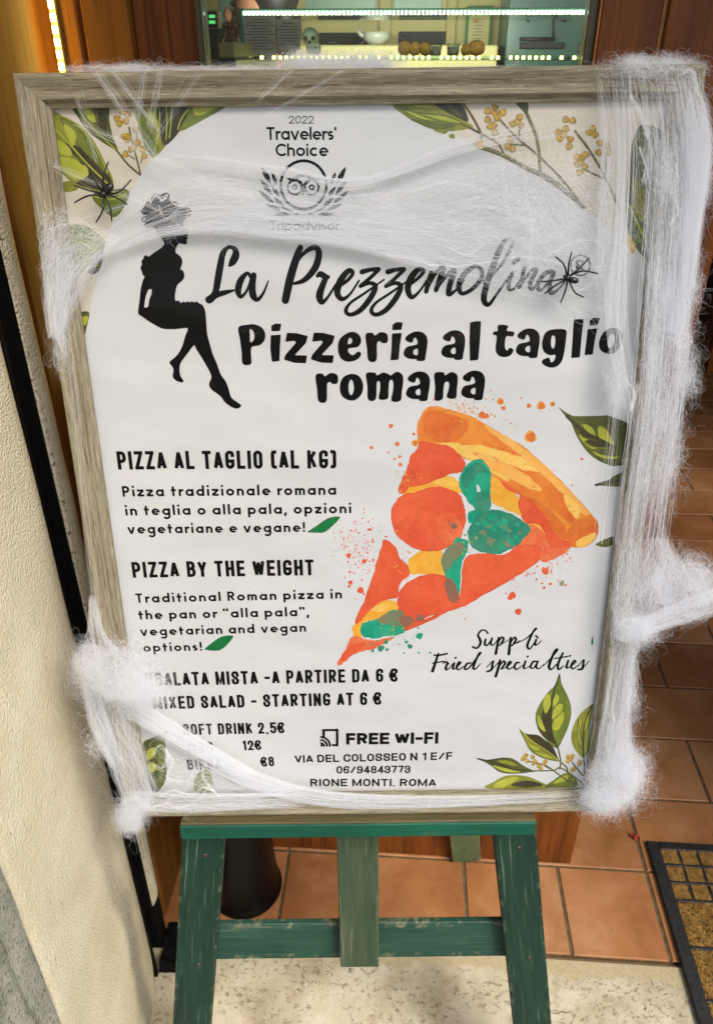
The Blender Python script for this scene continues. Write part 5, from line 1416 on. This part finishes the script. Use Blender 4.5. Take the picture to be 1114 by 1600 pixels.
# cotton lump, rope and sheet at the lower left
g = [(walk(178, 1052, 52, 42, .024, .030, 760, 30, 5, .45), FR, 0), (walk(190, 1068, 44, 26, .036, .020, 520, 30, 5, .4, flow=(.5,.3)), FR, 0), (walk(140, 1035, 24, 30, .014, .024, 300, 26, 4, .5), FR, 0),
     (band([(140,930),(138,985),(126,1020)], [(152,930),(165,990),(205,1030)], 170, (.008,.028), 20, (.5,1), 2, .1), FR, 0),
     (band([(185,1085),(250,1112),(310,1150),(400,1205),(520,1236),(700,1243),(900,1236)], [(180,1110),(235,1150),(300,1185),(390,1232),(520,1262),(700,1262),(930,1250)], 420, (.012,.026), 50, (.15,.6), 2.0, .10, beta(1.4,1.4)), FR, 0),
     (band([(190,1075),(250,1115),(310,1152),(400,1205)], [(180,1110),(235,1142),(300,1178),(390,1222)], 330, (.018,.030), 26, (.4,1), 2.0, .12), FR, 0),
     (band([(135,1075),(150,1140),(180,1215),(205,1275)], [(200,1105),(220,1160),(240,1215),(250,1262)], 330, (.014,.024), 26, (.4,1), 3, .14), FR, 0),
     (band([(128,1060),(140,1130),(172,1200)], [(158,1080),(175,1140),(200,1200)], 190, (.004,.024), 24, (.4,1), 4, .16), FR, 0),
     (walk(203, 1280, 17, 18, .018, .018, 420, 30, 3.2, .5), FR, 0), (walk(212, 1258, 22, 16, .020, .012, 300, 26, 3.5, .5), FR, 0), (walk(150, 1165, 10, 20, .014, .01, 60, 20, 4, .6), FR, 0),
     (band([(205,1235),(280,1240),(360,1240),(480,1240)], [(212,1268),(280,1270),(360,1266),(480,1262)], 300, (.014,.026), 26, (.3,.9), 2.4, .12), FR, 0),
     (band([(250,1140),(300,1180),(380,1215),(460,1235)], [(240,1225),(300,1235),(380,1240),(460,1245)], 110, (.011,.018), 30, (.3,.9), 7, .25), FR, 0)]
for q in ([(222,1255),(245,1268),(262,1252),(275,1240),(290,1235),(298,1215),(312,1195)], [(240,1262),(260,1255),(280,1262),(310,1250),(330,1225)], [(250,1245),(270,1235),(300,1242),(320,1230),(345,1245)], [(258,1170),(270,1190),(262,1215),(285,1222)], [(320,1190),(318,1215),(335,1235)], [(240,1180),(250,1165),(262,1180),(255,1200),(240,1195)]): g.append((yarn(q, 6, 1.6, .026, 40, 8, 2.2), 1.1e-4, 1))
g += [(walk(x_, y_, rx_, ry_, .026, .026, n_//2, 26, 5, .5), 3.5e-5, 0) for x_, y_, rx_, ry_, n_ in ((170,1050,74,62,160),(205,1070,60,40,90),(165,1150,44,80,90),(205,1275,28,28,60),(300,1165,70,40,60),(300,1245,80,24,80))]
web_thing('cobweb_lump', g, 'fluffy cotton cobweb lump on the frame side, its rope trailing along the bottom rail')

# tuft lying on the top edge
g = [(walk(520, 103, 78, 14, -.006, .018, 520, 24, 6, .5, flow=(.6,0)), FR, 0), (walk(475, 98, 45, 10, -.004, .014, 240, 24, 5, .5), FR, 0), (walk(300, 110, 130, 4, -.004, .012, 150, 24, 8, .4, flow=(.8,0)), FR, 0),
     (walk(150, 108, 70, 5, -.004, .012, 120, 24, 6, .45, flow=(.8,0)), FR, 0), (walk(680, 109, 90, 3, -.004, .01, 60, 24, 8, .4, flow=(.8,0)), FR, 0)]
web_thing('cobweb_tuft', g, 'loose cobweb tuft lying along the top edge of the frame under the shop window')

# ------------------------------------------------------------------ plastic spiders
M['spider'] = plain('black_plastic', S(20,20,22), .3, .5, var=.2)
def spider(c, legs, body, w, label, s=1.0):
    mb = MB()
    C0 = Lp(c[0], c[1], w)
    px = np.linalg.norm(Lp(c[0]+1, c[1], w)-C0)
    for q in legs:
        pts = [np.array(Lp(x, y, w + dh)) for (x, y, dh) in q]
        pts = cr(np.array(pts), False, 5)
        mb.tube([tuple(p) for p in pts], [px*s*(1.7-.6*i/len(pts)) for i in range(len(pts))], 7)
    for (x, y, r, sx, ang) in body:
        p = Lp(x, y, w+.002)
        T_ = Matrix.Translation(Vector(p)) @ Matrix.Rotation(ang, 4, 'Z')
        mb.ball((0, 0, 0), (r*px*sx, r*px, r*px*.85), 14, M=T_)
    o = mb.build('toy_spider', M['spider']); o.matrix_world = BM
    return tag(o, label, 'toy spider', 'black plastic spiders on the menu')
T_s = lambda pts, T: [(T[0]+x*T[2], T[1]+y*T[2], h) for x, y, h in pts]
T = (70, 150, .2603)
spider((161,302), [T_s(q, T) for q in (
    [(350,580,0),(310,520,.008),(268,455,.001)], [(350,575,0),(355,480,.008),(384,396,.001)], [(365,580,0),(440,580,.008),(521,502,.001)], [(365,590,0),(430,610,.006),(498,652,0)],
    [(345,585,0),(260,565,.007),(180,538,.001)], [(345,592,0),(260,600,.007),(180,640,0)], [(355,600,0),(352,680,.007),(310,760,0)], [(362,600,0),(395,670,.006),(404,752,0)])],
    [(70+352*.2603, 150+590*.2603, 5.0, 1.1, .4), (70+385*.2603, 150+553*.2603, 6.5, 1.5, .65), (70+335*.2603, 150+606*.2603, 2.0, 1, 0)], .019, 'black plastic spider on the olive leaves above the sitting silhouette')
T = (620, 350, .3052)
spider((888,433), [T_s(q, T) for q in (
    [(870,270,0),(855,210,.008),(812,168,.001)], [(875,265,0),(880,200,.008),(894,145,.001)], [(885,265,0),(930,230,.008),(983,174,.001)], [(890,262,0),(950,240,.006),(1027,254,0)],
    [(862,280,0),(800,290,.007),(738,296,.001)], [(865,285,0),(810,315,.007),(755,357,0)], [(872,290,0),(860,345,.007),(837,402,0)], [(880,290,0),(910,350,.006),(955,374,0)])],
    [(620+872*.3052, 350+275*.3052, 4.6, 1.1, 0), (620+905*.3052, 350+288*.3052, 5.0, 1.6, -.3), (620+856*.3052, 350+266*.3052, 2.2, 1, 0)], .022, 'black plastic spider at the end of the script name by the circled mark')
# ------------------------------------------------------------------ behind the window
def IP(px, py, y): return gb_hit(px, py, 1, y)
def child(mb, name, mat, parent):
    o = mb.build(name, mat); o.matrix_world = GB
    w = o.matrix_world.copy(); o.parent = parent; o.matrix_parent_inverse = parent.matrix_world.inverted(); o.matrix_basis = w
    return o
def gthing(name, loc, label, cat, group=None):
    o = empty(name, mat=GB @ Matrix.Translation(loc), label=label, cat=cat, group=group)
    bpy.context.view_layer.update(); return o
def ibox(mb, x0, y0, x1, y1, yb, dep, bev=.002, mat=0, z0=None, z1=None):
    a = IP(x0, y1, yb); b = IP(x1, y0, yb)
    mb.box((a[0], yb, a[2] if z0 is None else z0), (b[0], yb+dep, b[2] if z1 is None else z1), mat, bev)
M['case_teal'] = plain('fridge_teal', S(58,92,80), .3, .5, var=.1, scale=4)
M['dark_slot'] = plain('dark_recess', S(22,24,20), .6)
M['pane_teal'] = plain('pale_teal_panel', S(150,176,156), .3, .5, var=.05)
M['white_china'] = plain('white_china', S(196,196,180), .25, .5, var=.04)
M['green_paint'] = plain('green_frame_paint', S(34,110,48), .5)
M['card'] = plain('menu_card', S(226,220,206), .6, .3, var=.04)
M['card_grey'] = plain('card_print', S(120,116,108), .6)
M['chrome'] = plain('wire_chrome', S(110,116,112), .25, .5, .8)
M['led_cold'] = emis('cold_led', (.86, 1.0, .86, 1), 2.6)
M['led_lime'] = emis('lime_led', (1.0, .92, .30, 1), 2.0)
M['skin'] = plain('skin', S(186,128,96), .5, .4, var=.05)
M['hair'] = plain('dark_hair', S(28,20,16), .5, .4, var=.3, scale=60)
M['cloth'] = plain('dark_shirt', S(40,38,42), .85, .2)

CLB = 3.6
t = gthing('wall_cladding', (0, CLB, 0), 'cream panelled back wall with dark slots and pale green panes behind the counter', 'wall cladding')
mb = MB(); ibox(mb, 250, 0, 790, 100, CLB, .08, .003, z0=0, z1=2.69); child(mb, 'panel', M['cream'], t)
mb = MB()
for q in ((445,-30,588,20),(615,-30,692,16),(345,-20,382,40)): ibox(mb, *q, CLB-.006, .03)
child(mb, 'pane', M['pane_teal'], t)
mb = MB()
for q in ((498,51,576,70),(622,49,700,70),(486,26,586,30)): ibox(mb, *q, CLB-.008, .03)
child(mb, 'slot', M['dark_slot'], t)
mb = MB()
for q in ((592,-40,612,110),(694,-40,716,110),(462,-40,474,22)): ibox(mb, *q, CLB-.03, .05)
for q in ((474,30,592,34),(612,24,694,30),(474,72,592,76),(612,72,694,77)): ibox(mb, *q, CLB-.02, .04)
child(mb, 'batten', M['cream'], t)
fr = gthing('fridge', IP(850, 50, 3.2), 'tall dark teal glass fronted fridge with a wire rack behind the food case', 'fridge')
mb = MB(); ibox(mb, 786, 0, 960, 100, 3.2, .30, .006, z0=0, z1=2.2); child(mb, 'cabinet', M['case_teal'], fr)
mb = MB()
for a, b in (((820,26),(868,26)), ((812,60),(864,60)), ((864,26),(864,60)), ((868,26),(884,34)), ((820,26),(826,34)), ((812,62),(866,62))): mb.tube([IP(*a, 3.17), IP(*b, 3.17)], .004, 8)
child(mb, 'wire_rack', M['dark_slot'], fr)
mb = MB(); ibox(mb, 812, 66, 880, 76, 3.175, .02); child(mb, 'tray', M['dark_slot'], fr)
mb = MB(); ibox(mb, 902, 66, 914, 82, 3.17, .02, .004); child(mb, 'handle', M['chrome'], fr)
t = gthing('framed_notice', IP(748, 40, CLB-.06), 'green framed cream notice hung on the back wall beside the fridge', 'notice')
mb = MB(); ibox(mb, 726, 10, 770, 74, CLB-.06, .02, .002); child(mb, 'frame', M['green_paint'], t)
mb = MB(); ibox(mb, 730, 15, 766, 72, CLB-.064, .01, .0); child(mb, 'sheet', M['cream'], t)
mb = MB()
for k, y in enumerate(range(34, 64, 5)): ibox(mb, 738+(k % 2)*2, y, 756-(k % 3)*2, y+1.4, CLB-.066, .004, 0)
child(mb, 'print', M['card_grey'], t)
mb = MB(); c_ = IP(743, 30, CLB-.066); mb.ball(c_, (.011, .003, .011), 12); child(mb, 'seal', M['wood_edge'], t)

CY = 2.15
t = gthing('display_case', IP(640, 90, CY), 'glass food display case with two lit shelf edges inside the shop', 'display case')
xl = IP(374, 50, CY)[0]; xr = IP(930, 50, CY)[0]
zt = IP(640, 20, CY)[2]; zb = IP(640, 90, CY)[2]
mb = MB(); mb.box((xl, CY+.012, zt-.004), (xr, CY+.36, zt+.004), 0, .001); child(mb, 'upper_shelf', M['glass_green'], t)
mb = MB(); mb.box((xl, CY+.012, zb-.006), (xr, CY+.36, zb+.002), 0, .001); child(mb, 'lower_shelf', M['glass_green'], t)
mb = MB(); mb.box((xl, CY, zb-.03), (xl+.012, CY+.02, zt+.01), 0, .001); mb.box((xl, CY+.34, zb-.03), (xl+.012, CY+.36, zt+.01), 0, .001); mb.box((xl+.0121, CY+.001, zt+.0045), (xr, CY+.012, zt+.009), 0, .001)
M['case_edge'] = plain('green_case_edge', S(96,150,126), .2, .6, var=.1); child(mb, 'corner_post', M['case_edge'], t)
mb = MB(); mb.box((xl, CY+.02, .05), (xr, CY+.7, zb-.10), 0, .004); child(mb, 'counter', M['cream'], t)
mb = MB(); mb.box((xl+.03, CY+.05, zb-.0995), (xr, CY+.66, zb-.07), 0, .002); child(mb, 'tray_bed', M['case_teal'], t)
mb = MB(); x = xl+.016
while x < xr: mb.box((x-.0026, CY-.002, zt-.0032), (x+.0026, CY+.0115, zt+.0036)); x += .0098
child(mb, 'upper_diodes', M['led_cold'], t)
mb = MB(); x = xl+.02; k = 0
while x < xr:
    if random.random() < .78: mb.box((x-.0034, CY+.002, zb-.0036), (x+.0034, CY+.0115, zb+.0036))
    x += .0150
child(mb, 'lower_diodes', M['led_lime'], t)
for nm, z_, e, col in (('upper_wall_fill', zt-.012, 3.6, (1,1,.92)), ('lower_wall_fill', zb-.012, .6, (1,.95,.75))):  # unseen area lamps behind the shelves, added to brighten the back wall
    ld = bpy.data.lights.new(nm, 'AREA'); ld.shape = 'RECTANGLE'; ld.size = xr-xl-.05; ld.size_y = .012; ld.energy = e; ld.color = col
    lo_ = link(bpy.data.objects.new(nm, ld)); lo_.parent = t; lo_.matrix_parent_inverse = t.matrix_world.inverted()
    lo_.matrix_basis = GB @ Matrix.Translation(((xl+xr)/2, CY+.37, z_+.004)) @ Matrix.Rotation(R_(80), 4, 'X')
def menu_card(x0, y0, x1, y1, label):
    t = gthing('menu_card', IP((x0+x1)/2, y1, CY-.012), label, 'menu card', 'cards leaning on the food case')
    mb = MB(); ibox(mb, x0, y0, x1, y1, CY-.012, .003, 0); child(mb, 'sheet', M['card'], t)
    mb = MB(); y = y0+6; k = 0
    while y < y1-6:
        w = (x1-x0)*(.30+.12*((k*7) % 3)); c = (x0+x1)/2
        ibox(mb, c-w, y, c+w, y+1.3, CY-.0135, .001, 0); y += 4.6; k += 1
    child(mb, 'print', M['card_grey'], t)
menu_card(384, 24, 429, 86, 'larger grey menu card leaning on the lit food case')
menu_card(434, 30, 468, 78, 'smaller grey menu card beside the toy skull')
# toy skull
SKY_ = 2.24
t = gthing('toy_skull', IP(484, 86, SKY_), 'small white toy skull on the lower glass shelf', 'toy skull')
c = IP(484, 58, SKY_); u_ = (IP(485, 58, SKY_)-IP(484, 58, SKY_))[0]
mb = MB(); mb.ball((c[0], SKY_+.012, c[2]+.002), (13*u_, 14*u_, 12*u_), 18); mb.ball((c[0]+1*u_, SKY_+.006, c[2]-14*u_), (8*u_, 9*u_, 9*u_), 14); mb.ball((c[0]+10*u_, SKY_+.006, c[2]-15*u_), (7*u_, 7*u_, 9*u_), 14)
child(mb, 'bone', M['white_china'], t)
mb = MB()
for dx in (-5, 5): mb.ball((c[0]+dx*u_, SKY_-.004, c[2]-1*u_), (3.2*u_, 4*u_, 3.4*u_), 12)
mb.ball((c[0], SKY_-.006, c[2]-7*u_), (1.6*u_, 2*u_, 2.2*u_), 10); mb.ball((c[0]+10*u_, SKY_-.006, c[2]-14*u_), (2*u_, 3*u_, 2*u_), 10)
child(mb, 'eye_socket', M['dark_slot'], t)
# fried rice balls in a row, two clear tubs
M['fried'] = plain('fried_crumb', S(206,152,72), .7, .3, var=.3, scale=160, bump=.6)
FY = 2.22
zs = zb+.0025
for i, (x, r, lab) in enumerate(((632,10.5,'golden fried rice ball at the window corner end of the shelf row'),(648,10,'golden fried rice ball second in the shelf row before the tubs'),(664,9.5,'golden fried rice ball touching the first clear tub'),(728,8.5,'small golden fried rice ball just after the second clear tub'),(744,11,'wide golden fried rice croquette ending the shelf row near the fridge'))):
    p = IP(x, 76, FY); u_ = (IP(x+1, 76, FY)-p)[0]
    mb = MB(); mb.ball((0, 0, 0), (r*u_*(1.25 if i == 4 else 1.0), r*u_, r*u_), 18, noise=.10)
    o = mb.build('fried_rice_ball', M['fried']); o.matrix_world = GB @ Matrix.Translation((p[0], FY, zs+r*u_)); tag(o, lab, 'fried food', 'fried rice balls on the glass shelf')
M['tub'] = glazing('clear_tub', (.97,.98,.98,1), .35, .1, False); M['tub_fill'] = plain('grey_filling', S(190,190,180), .5, .4, var=.3, scale=90)
for x, lab in ((680,'clear plastic tub standing between the fried rice balls, nearer the menu cards'),(708,'clear plastic tub beside the small fried rice ball')):
    p = IP(x, 76, FY); u_ = (IP(x+1, 76, FY)-p)[0]
    t = gthing('plastic_tub', (p[0], FY, zs), lab, 'tub', 'clear tubs on the glass shelf')
    mb = MB(); mb.lathe([(0, 0), (9*u_, 0), (11*u_, 17*u_), (10.4*u_, 17*u_), (8.6*u_, .8*u_), (0, .8*u_)], (p[0], FY, zs), 24); child(mb, 'cup', M['tub'], t)
    mb = MB(); mb.lathe([(0, 1*u_), (8.2*u_, 1*u_), (9.4*u_, 12*u_), (6*u_, 13.5*u_), (0, 14*u_)], (p[0], FY, zs), 20); child(mb, 'filling', M['tub_fill'], t)
p = IP(640, 16, 2.25); u_ = (IP(641, 16, 2.25)-p)[0]
mb = MB(); mb.lathe([(0,0),(14*u_,0),(26*u_,4*u_),(25.5*u_,4.6*u_),(13*u_,.9*u_),(0,.9*u_)], (0,0,0), 32); o = mb.build('china_plate', M['white_china']); o.matrix_world = GB @ Matrix.Translation((p[0], 2.34, zt+.0045)); tag(o, 'white china plate on the upper glass shelf', 'plate')
p = IP(588, 70, 3.3); u_ = (IP(589, 70, 3.3)-p)[0]
mb = MB(); mb.lathe([(0,0),(12*u_,0),(20*u_,8*u_),(22*u_,17*u_),(21*u_,17*u_),(19*u_,8*u_),(11*u_,1.5*u_),(0,1.5*u_)], (0,0,0), 30); mb.tube([(-16*u_,0,10*u_),(-26*u_,0,15*u_),(-30*u_,0,20*u_)], [4*u_,3*u_,1.5*u_], 10)
o = mb.build('china_bowl', M['white_china']); o.matrix_world = GB @ Matrix.Translation((p[0], 3.3, p[2])); tag(o, 'white china bowl with a pouring lip on the back counter', 'bowl')
t = gthing('back_counter', (0, 3.2, 0), 'cream back counter under the white bowl', 'counter')
mb = MB(); mb.box((IP(440,70,3.2)[0], 3.12, .0), (IP(775,70,3.2)[0], 3.58, p[2]-.002), 0, .004); child(mb, 'body', M['cream'], t)
# till display, herbs, dried flowers
TY = 1.9
t = gthing('till_display', IP(330, 44, TY), 'small dark till display with two green lit windows near the window frame', 'till display')
mb = MB(); ibox(mb, 306, 16, 341, 45, TY, .03, .003); child(mb, 'housing', M['cream'], t)
mb = MB(); ibox(mb, 309, 18, 338, 43, TY-.003, .004, .0008); child(mb, 'bezel', M['dark_slot'], t)
M['green_glow'] = emis('green_readout', (.10, .62, .16, 1), .55)
mb = MB(); ibox(mb, 327, 23, 336, 28, TY-.0045, .002, 0); ibox(mb, 327, 32, 336, 37, TY-.0045, .002, 0); child(mb, 'readout', M['green_glow'], t)
mb = MB(); a = IP(330, 44, TY); mb.tube([(a[0], TY+.02, a[2]), (a[0], TY+.02, 1.0)], .012, 12); child(mb, 'pole', M['aluminium'], t)
t = gthing('side_counter', (IP(345,80,1.95)[0], 1.95, 0), 'pale side counter carrying the herbs beside the food case', 'counter')
zc_ = IP(350, 66, 1.95)[2]
mb = MB(); mb.box((IP(312,80,1.95)[0], 1.92, 0), (IP(372,80,1.95)[0], 2.5, zc_-.03), 0, .004); child(mb, 'body', M['case_teal'], t)
mb = MB(); mb.box((IP(314,80,1.95)[0], 1.915, zc_-.0295), (IP(371,80,1.95)[0], 2.5, zc_), 0, .003); child(mb, 'top', M['cream'], t)
def leafy(name, c, r, n, mats, label, cat, size):
    mb = MB()
    for _ in range(n):
        d = rng.normal(0, 1, 3); d /= np.linalg.norm(d); p = np.array(c)+d*np.array(r)*rng.random()**.4
        a = rng.normal(0, 1, 3); a /= np.linalg.norm(a); b = np.cross(a, rng.normal(0, 1, 3)); b /= np.linalg.norm(b); s = size*rng.uniform(.6, 1.3); n_ = np.cross(a, b)*s*.25
        mb.add([p-a*s, p+b*s*.5+n_, p+a*s, p-b*s*.5+n_], [(0,1,2,3)], rng.integers(0, len(mats)))
    base = (c[0], c[1], zc_)
    for _ in range(6):
        mb.tube([base, (c[0]+rng.normal(0, r[0]*.5), c[1]+rng.normal(0, r[1]*.5), c[2]+r[2]*.4)], .002, 5, 0)
    o = mb.build(name, mats); o.matrix_world = GB; return tag(o, label, cat)
M['herb'] = plain('herb_green', S(48,110,44), .6, .3, var=.3); M['herb2'] = plain('herb_light', S(110,160,80), .6, .3, var=.3)
M['dry1'] = plain('dried_red', S(150,84,60), .7, .2, var=.3); M['dry2'] = plain('dried_pink', S(176,128,110), .7, .2, var=.3)
a = IP(334, 52, 1.98); leafy('herb_bunch', (a[0], 1.98, a[2]), (.022, .02, .02), 90, [M['herb'], M['herb2']], 'bunch of fresh green herbs on the side counter', 'herbs', .010)
a = IP(361, 52, 2.02); leafy('dried_flowers', (a[0], 2.02, a[2]), (.02, .02, .026), 90, [M['dry1'], M['dry2']], 'dried reddish flowers between the herbs and the food case', 'dried flowers', .009)

# someone behind the counter, only the head shows over the case
def person():
    HY = 2.95
    h = IP(410, 4, HY); hz = h[2]; hx = h[0]
    root = gthing('person', (hx, HY, 0), 'person with dark hair and dark shirt standing behind the lit food case', 'person')
    J = [((0,0,.95),.13,-1), ((0,0,1.15),.125,0), ((0,.0,1.36),.14,1), ((0,0,1.50),.075,2), ((0,-.0,1.57),.052,3), ((-.02,0,1.66),.072,4), ((-.02,0,1.75),.088,5), ((-.01,0,1.83),.070,6)]
    for s in (-1, 1):
        b = len(J)
        J += [((0,.17*s,1.44),.062,2), ((.0,.22*s,1.24),.048,b), ((-.12,.22*s,1.05),.038,b+1), ((-.22,.2*s,1.06),.034,b+2), ((-.30,.19*s,1.06),.026,b+3)]
        b = len(J)
        J += [((0,.09*s,.86),.095,0), ((0,.10*s,.48),.065,b), ((.01,.10*s,.08),.045,b+1), ((-.14,.11*s,.045),.038,b+2)]
    dz = hz-1.755
    me = bpy.data.meshes.new('person_body')
    vs = [(j[0][0], j[0][1], j[0][2]*(1+dz/1.755)) for j in J]
    me.from_pydata(vs, [(j[2], i) for i, j in enumerate(J) if j[2] >= 0], [])
    o = link(bpy.data.objects.new('body', me)); sk = o.modifiers.new('skin', 'SKIN'); o.modifiers.new('sub', 'SUBSURF').levels = 2; o.modifiers['sub'].render_levels = 2
    for i, j in enumerate(J): me.skin_vertices[0].data[i].radius = (j[1], j[1]); 
    me.skin_vertices[0].data[0].use_root = True
    dg = bpy.context.evaluated_depsgraph_get(); ev = o.evaluated_get(dg); m2 = bpy.data.meshes.new_from_object(ev)
    bpy.data.objects.remove(o)
    m2.materials.clear(); m2.materials.append(M['skin']); m2.materials.append(M['cloth'])
    zc2 = 1.50*(1+dz/1.755)
    for p in m2.polygons: p.material_index = 1 if p.center.z < zc2 and not p.center.x < -.2 else 0; p.use_smooth = True
    o = link(bpy.data.objects.new('body', m2)); W = GB @ Matrix.Translation((hx, HY, 0))
    def adopt(o):
        o.parent = root; o.matrix_parent_inverse = root.matrix_world.inverted(); o.matrix_basis = W
    adopt(o)
    k = 1+dz/1.755
    mb = MB(); mb.ball((.035, 0, 1.785*k), (.085, .092, .105), 22, noise=.04); mb.ball((.07, 0, 1.68*k), (.055, .075, .08), 18, noise=.06); oo = mb.build('hair', M['hair']); adopt(oo)
    for s in (-1, 1):
        mb = MB(); mb.ball((-.090, .030*s, 1.752*k), (.010, .013, .009), 10); oo = mb.build('eye', M['dark_slot']); adopt(oo)
    mb = MB(); mb.ball((-.112, 0, 1.722*k), (.018, .013, .022), 12); oo = mb.build('nose', M['skin']); adopt(oo)
person()

# ------------------------------------------------------------------ floor things
mb = MB()
mb.lathe([(0,0),(.078,0),(.081,.006),(.081,.014),(.077,.020),(.074,.03),(.070,.10),(.066,.20),(.066,.32),(.072,.42),(.070,.425),(.062,.40),(0,.39)], (0,0,0), 48)
o = mb.build('black_pot', M['black_gloss']); o.location = (-.249, 1.052, 0); tag(o, 'tall glossy black pot standing behind the easel leg', 'pot')
mb = MB(); n = 9
vs = []; 
for i in range(n):
    for k in range(n):
        u_, v_ = i/(n-1)-.5, k/(n-1)-.5
        wdt = math.sqrt(max(0, .25-v_*v_))*1.2
        vs.append((u_*2*wdt*.013, v_*.022, .003+.005*abs(math.sin(5*u_+3*v_))+.003*math.cos(9*v_+4*u_)+random.uniform(0, .001)))
mb.add(vs, [(i*n+k, i*n+k+1, (i+1)*n+k+1, (i+1)*n+k) for i in range(n-1) for k in range(n-1)], 0, True)
M['red_leaf'] = plain('dry_red_leaf', S(150,48,22), .5, .4, var=.4, scale=200)
o = mb.build('dry_leaf', M['red_leaf']); q = at_z(991, 1310, 0); o.location = (q[0], q[1], .0012); o.rotation_euler = (0, 0, 1.1); tag(o, 'small crumpled red leaf on a tile joint near the doormat', 'leaf')

# doormat: black rubber tray with coir cells
def G2(px, py, z=.012):
    return GBI @ at_z(px, py, z)
mx0 = G2(1009, 1313)[0]; my1 = G2(1009, 1313)[1]; mx1 = mx0+.80; my0 = my1-.62
mat_ = gthing('doormat', (mx0+.4, my0+.3, 0), 'black rubber doormat with tan coir fibre cells lying by the entrance', 'doormat')
ry = [G2(1045, y)[1] for y in (1330, 1354, 1363, 1390, 1398, 1424, 1436, 1548)]
c1 = G2(1036, 1340)[0]; c2 = G2(1060, 1340)[0]; cw = c2-c1; gp = .0075
ry = [my1-.021, my1-.021-cw, my1-.021-cw-gp, my1-.021-2*cw-gp, my1-.021-2*cw-2*gp, my1-.021-3*cw-2*gp]
big1 = G2(1075, 1436)[1]; big0 = G2(1080, 1548)[1]
cells = []
x = c1
ncol = int((mx1-c1-.02)/(cw+gp))
for r0, r1 in ((ry[1], ry[0]), (ry[3], ry[2]), (ry[5], ry[4])):
    for k in range(ncol): cells.append((c1+k*(cw+gp), r0, c1+k*(cw+gp)+cw, r1))
xr_ = c1+ncol*(cw+gp)-gp
by1 = ry[5]-gp; bh = .098
for j in range(3):
    for k in range(3):
        w3 = (xr_-c1-2*gp)/3
        y1_ = by1-j*(bh+gp)
        if y1_-bh > my0+.02: cells.append((c1+k*(w3+gp), y1_-bh, c1+k*(w3+gp)+w3, y1_))
mb = MB(); mb.box((mx0, my0, 0.0005), (mx1, my1, .006), 0, .002); child(mb, 'base', M['coir_dark'], mat_)
mb = MB(); H_ = .0125
xs_all = sorted({round(v, 5) for c in cells for v in (c[0], c[2])} | {mx0, mx1})
bars = []
ys_ = [my1, ry[0], ry[1], ry[2], ry[3], ry[4], ry[5], by1]
yb_list = [c for c in cells if c[2]-c[0] > .1]
mb.box((mx0, my0, .0008), (c1, my1, H_), 0, .0022); mb.box((xr_, my0, .0008), (mx1, my1, H_), 0, .0022)
mb.box((c1+.0002, ry[0], .0008), (xr_-.0002, my1, H_), 0, .0022)
for a, b in ((ry[2], ry[1]), (ry[4], ry[3]), (by1, ry[5])): mb.box((c1+.0002, a+.0003, .0008), (xr_-.0002, b-.0003, H_-.0004), 0, .0015)
for r0, r1 in ((ry[1], ry[0]), (ry[3], ry[2]), (ry[5], ry[4])):
    for k in range(ncol-1): mb.box((c1+k*(cw+gp)+cw+.0003, r0, .0008), (c1+(k+1)*(cw+gp)-.0003, r1, H_-.0008), 0, .0015)
yy = by1
for j in range(3):
    y0_ = yy-bh
    if y0_ < my0+.02: break
    mb.box((c1+.0002, y0_-gp, .0008), (xr_-.0002, y0_, H_-.0004), 0, .0015)
    for k in range(2):
        w3 = (xr_-c1-2*gp)/3; mb.box((c1+k*(w3+gp)+w3, y0_+.0003, .0008), (c1+(k+1)*(w3+gp), yy-.0003, H_-.0008), 0, .0015)
    yy = y0_-gp
if yy-.0003 > my0: mb.box((c1+.0002, my0, .0008), (xr_-.0002, yy-.0003, H_), 0, .0022)
child(mb, 'rubber_grid', M['rubber'], mat_)
fibs = []
for (x0, y0, x1, y1) in cells:
    if x0 > mx0+.32: continue
    n = int((x1-x0)*(y1-y0)*(6.0e5 if y1-y0 < .06 else 3.4e5)*.75)
    n = min(n, 4200)
    p0 = np.stack([rng.uniform(x0, x1, n), rng.uniform(y0, y1, n), rng.uniform(.004, .011, n)], -1)
    d = rng.normal(0, 1, (n, 3)); d[:, 2] = np.abs(d[:, 2])*.35; d /= np.linalg.norm(d, axis=1, keepdims=True)
    L_ = rng.uniform(.006, .016, n)[:, None]; side = rng.normal(0, 1, (n, 3)); side[:, 2] *= .3
    tt = np.linspace(-.5, .5, 5)
    P_ = np.stack([p0 + d*L_*t_ + side*L_*.35*(t_*t_*4-.5) for t_ in tt], 1)
    P_[..., 0] = np.clip(P_[..., 0], x0-.001, x1+.001); P_[..., 1] = np.clip(P_[..., 1], y0-.001, y1+.001); P_[..., 2] = np.clip(P_[..., 2], .005, .0155)
    fibs.append((P_, rng.uniform(.00018, .00032, n), 0))
o = fib_mesh('coir_pile', fibs, [M['coir']]); o.matrix_world = GB; o['kind'] = 'stuff'
w = o.matrix_world.copy(); o.parent = mat_; o.matrix_parent_inverse = mat_.matrix_world.inverted(); o.matrix_basis = w

# wooden table far inside, seen past the web
q = GBI @ at_z(1107, 580, 0)
t = gthing('table', (q[0]+.35, q[1]+.3, 0), 'dark wooden table standing far back on the tiled floor', 'table')
mb = MB(); mb.box((q[0]-.05, q[1]-.05, .72), (q[0]+.8, q[1]+.65, .76), 0, .004); child(mb, 'top', M['wood_dark'], t)
for dx, dy in ((0,0),(.7,0),(0,.55),(.7,.55)):
    mb = MB(); mb.box((q[0]+dx-.025, q[1]+dy-.025, 0), (q[0]+dx+.025, q[1]+dy+.025, .7195), 0, .003); child(mb, 'leg', M['wood_panel'], t)
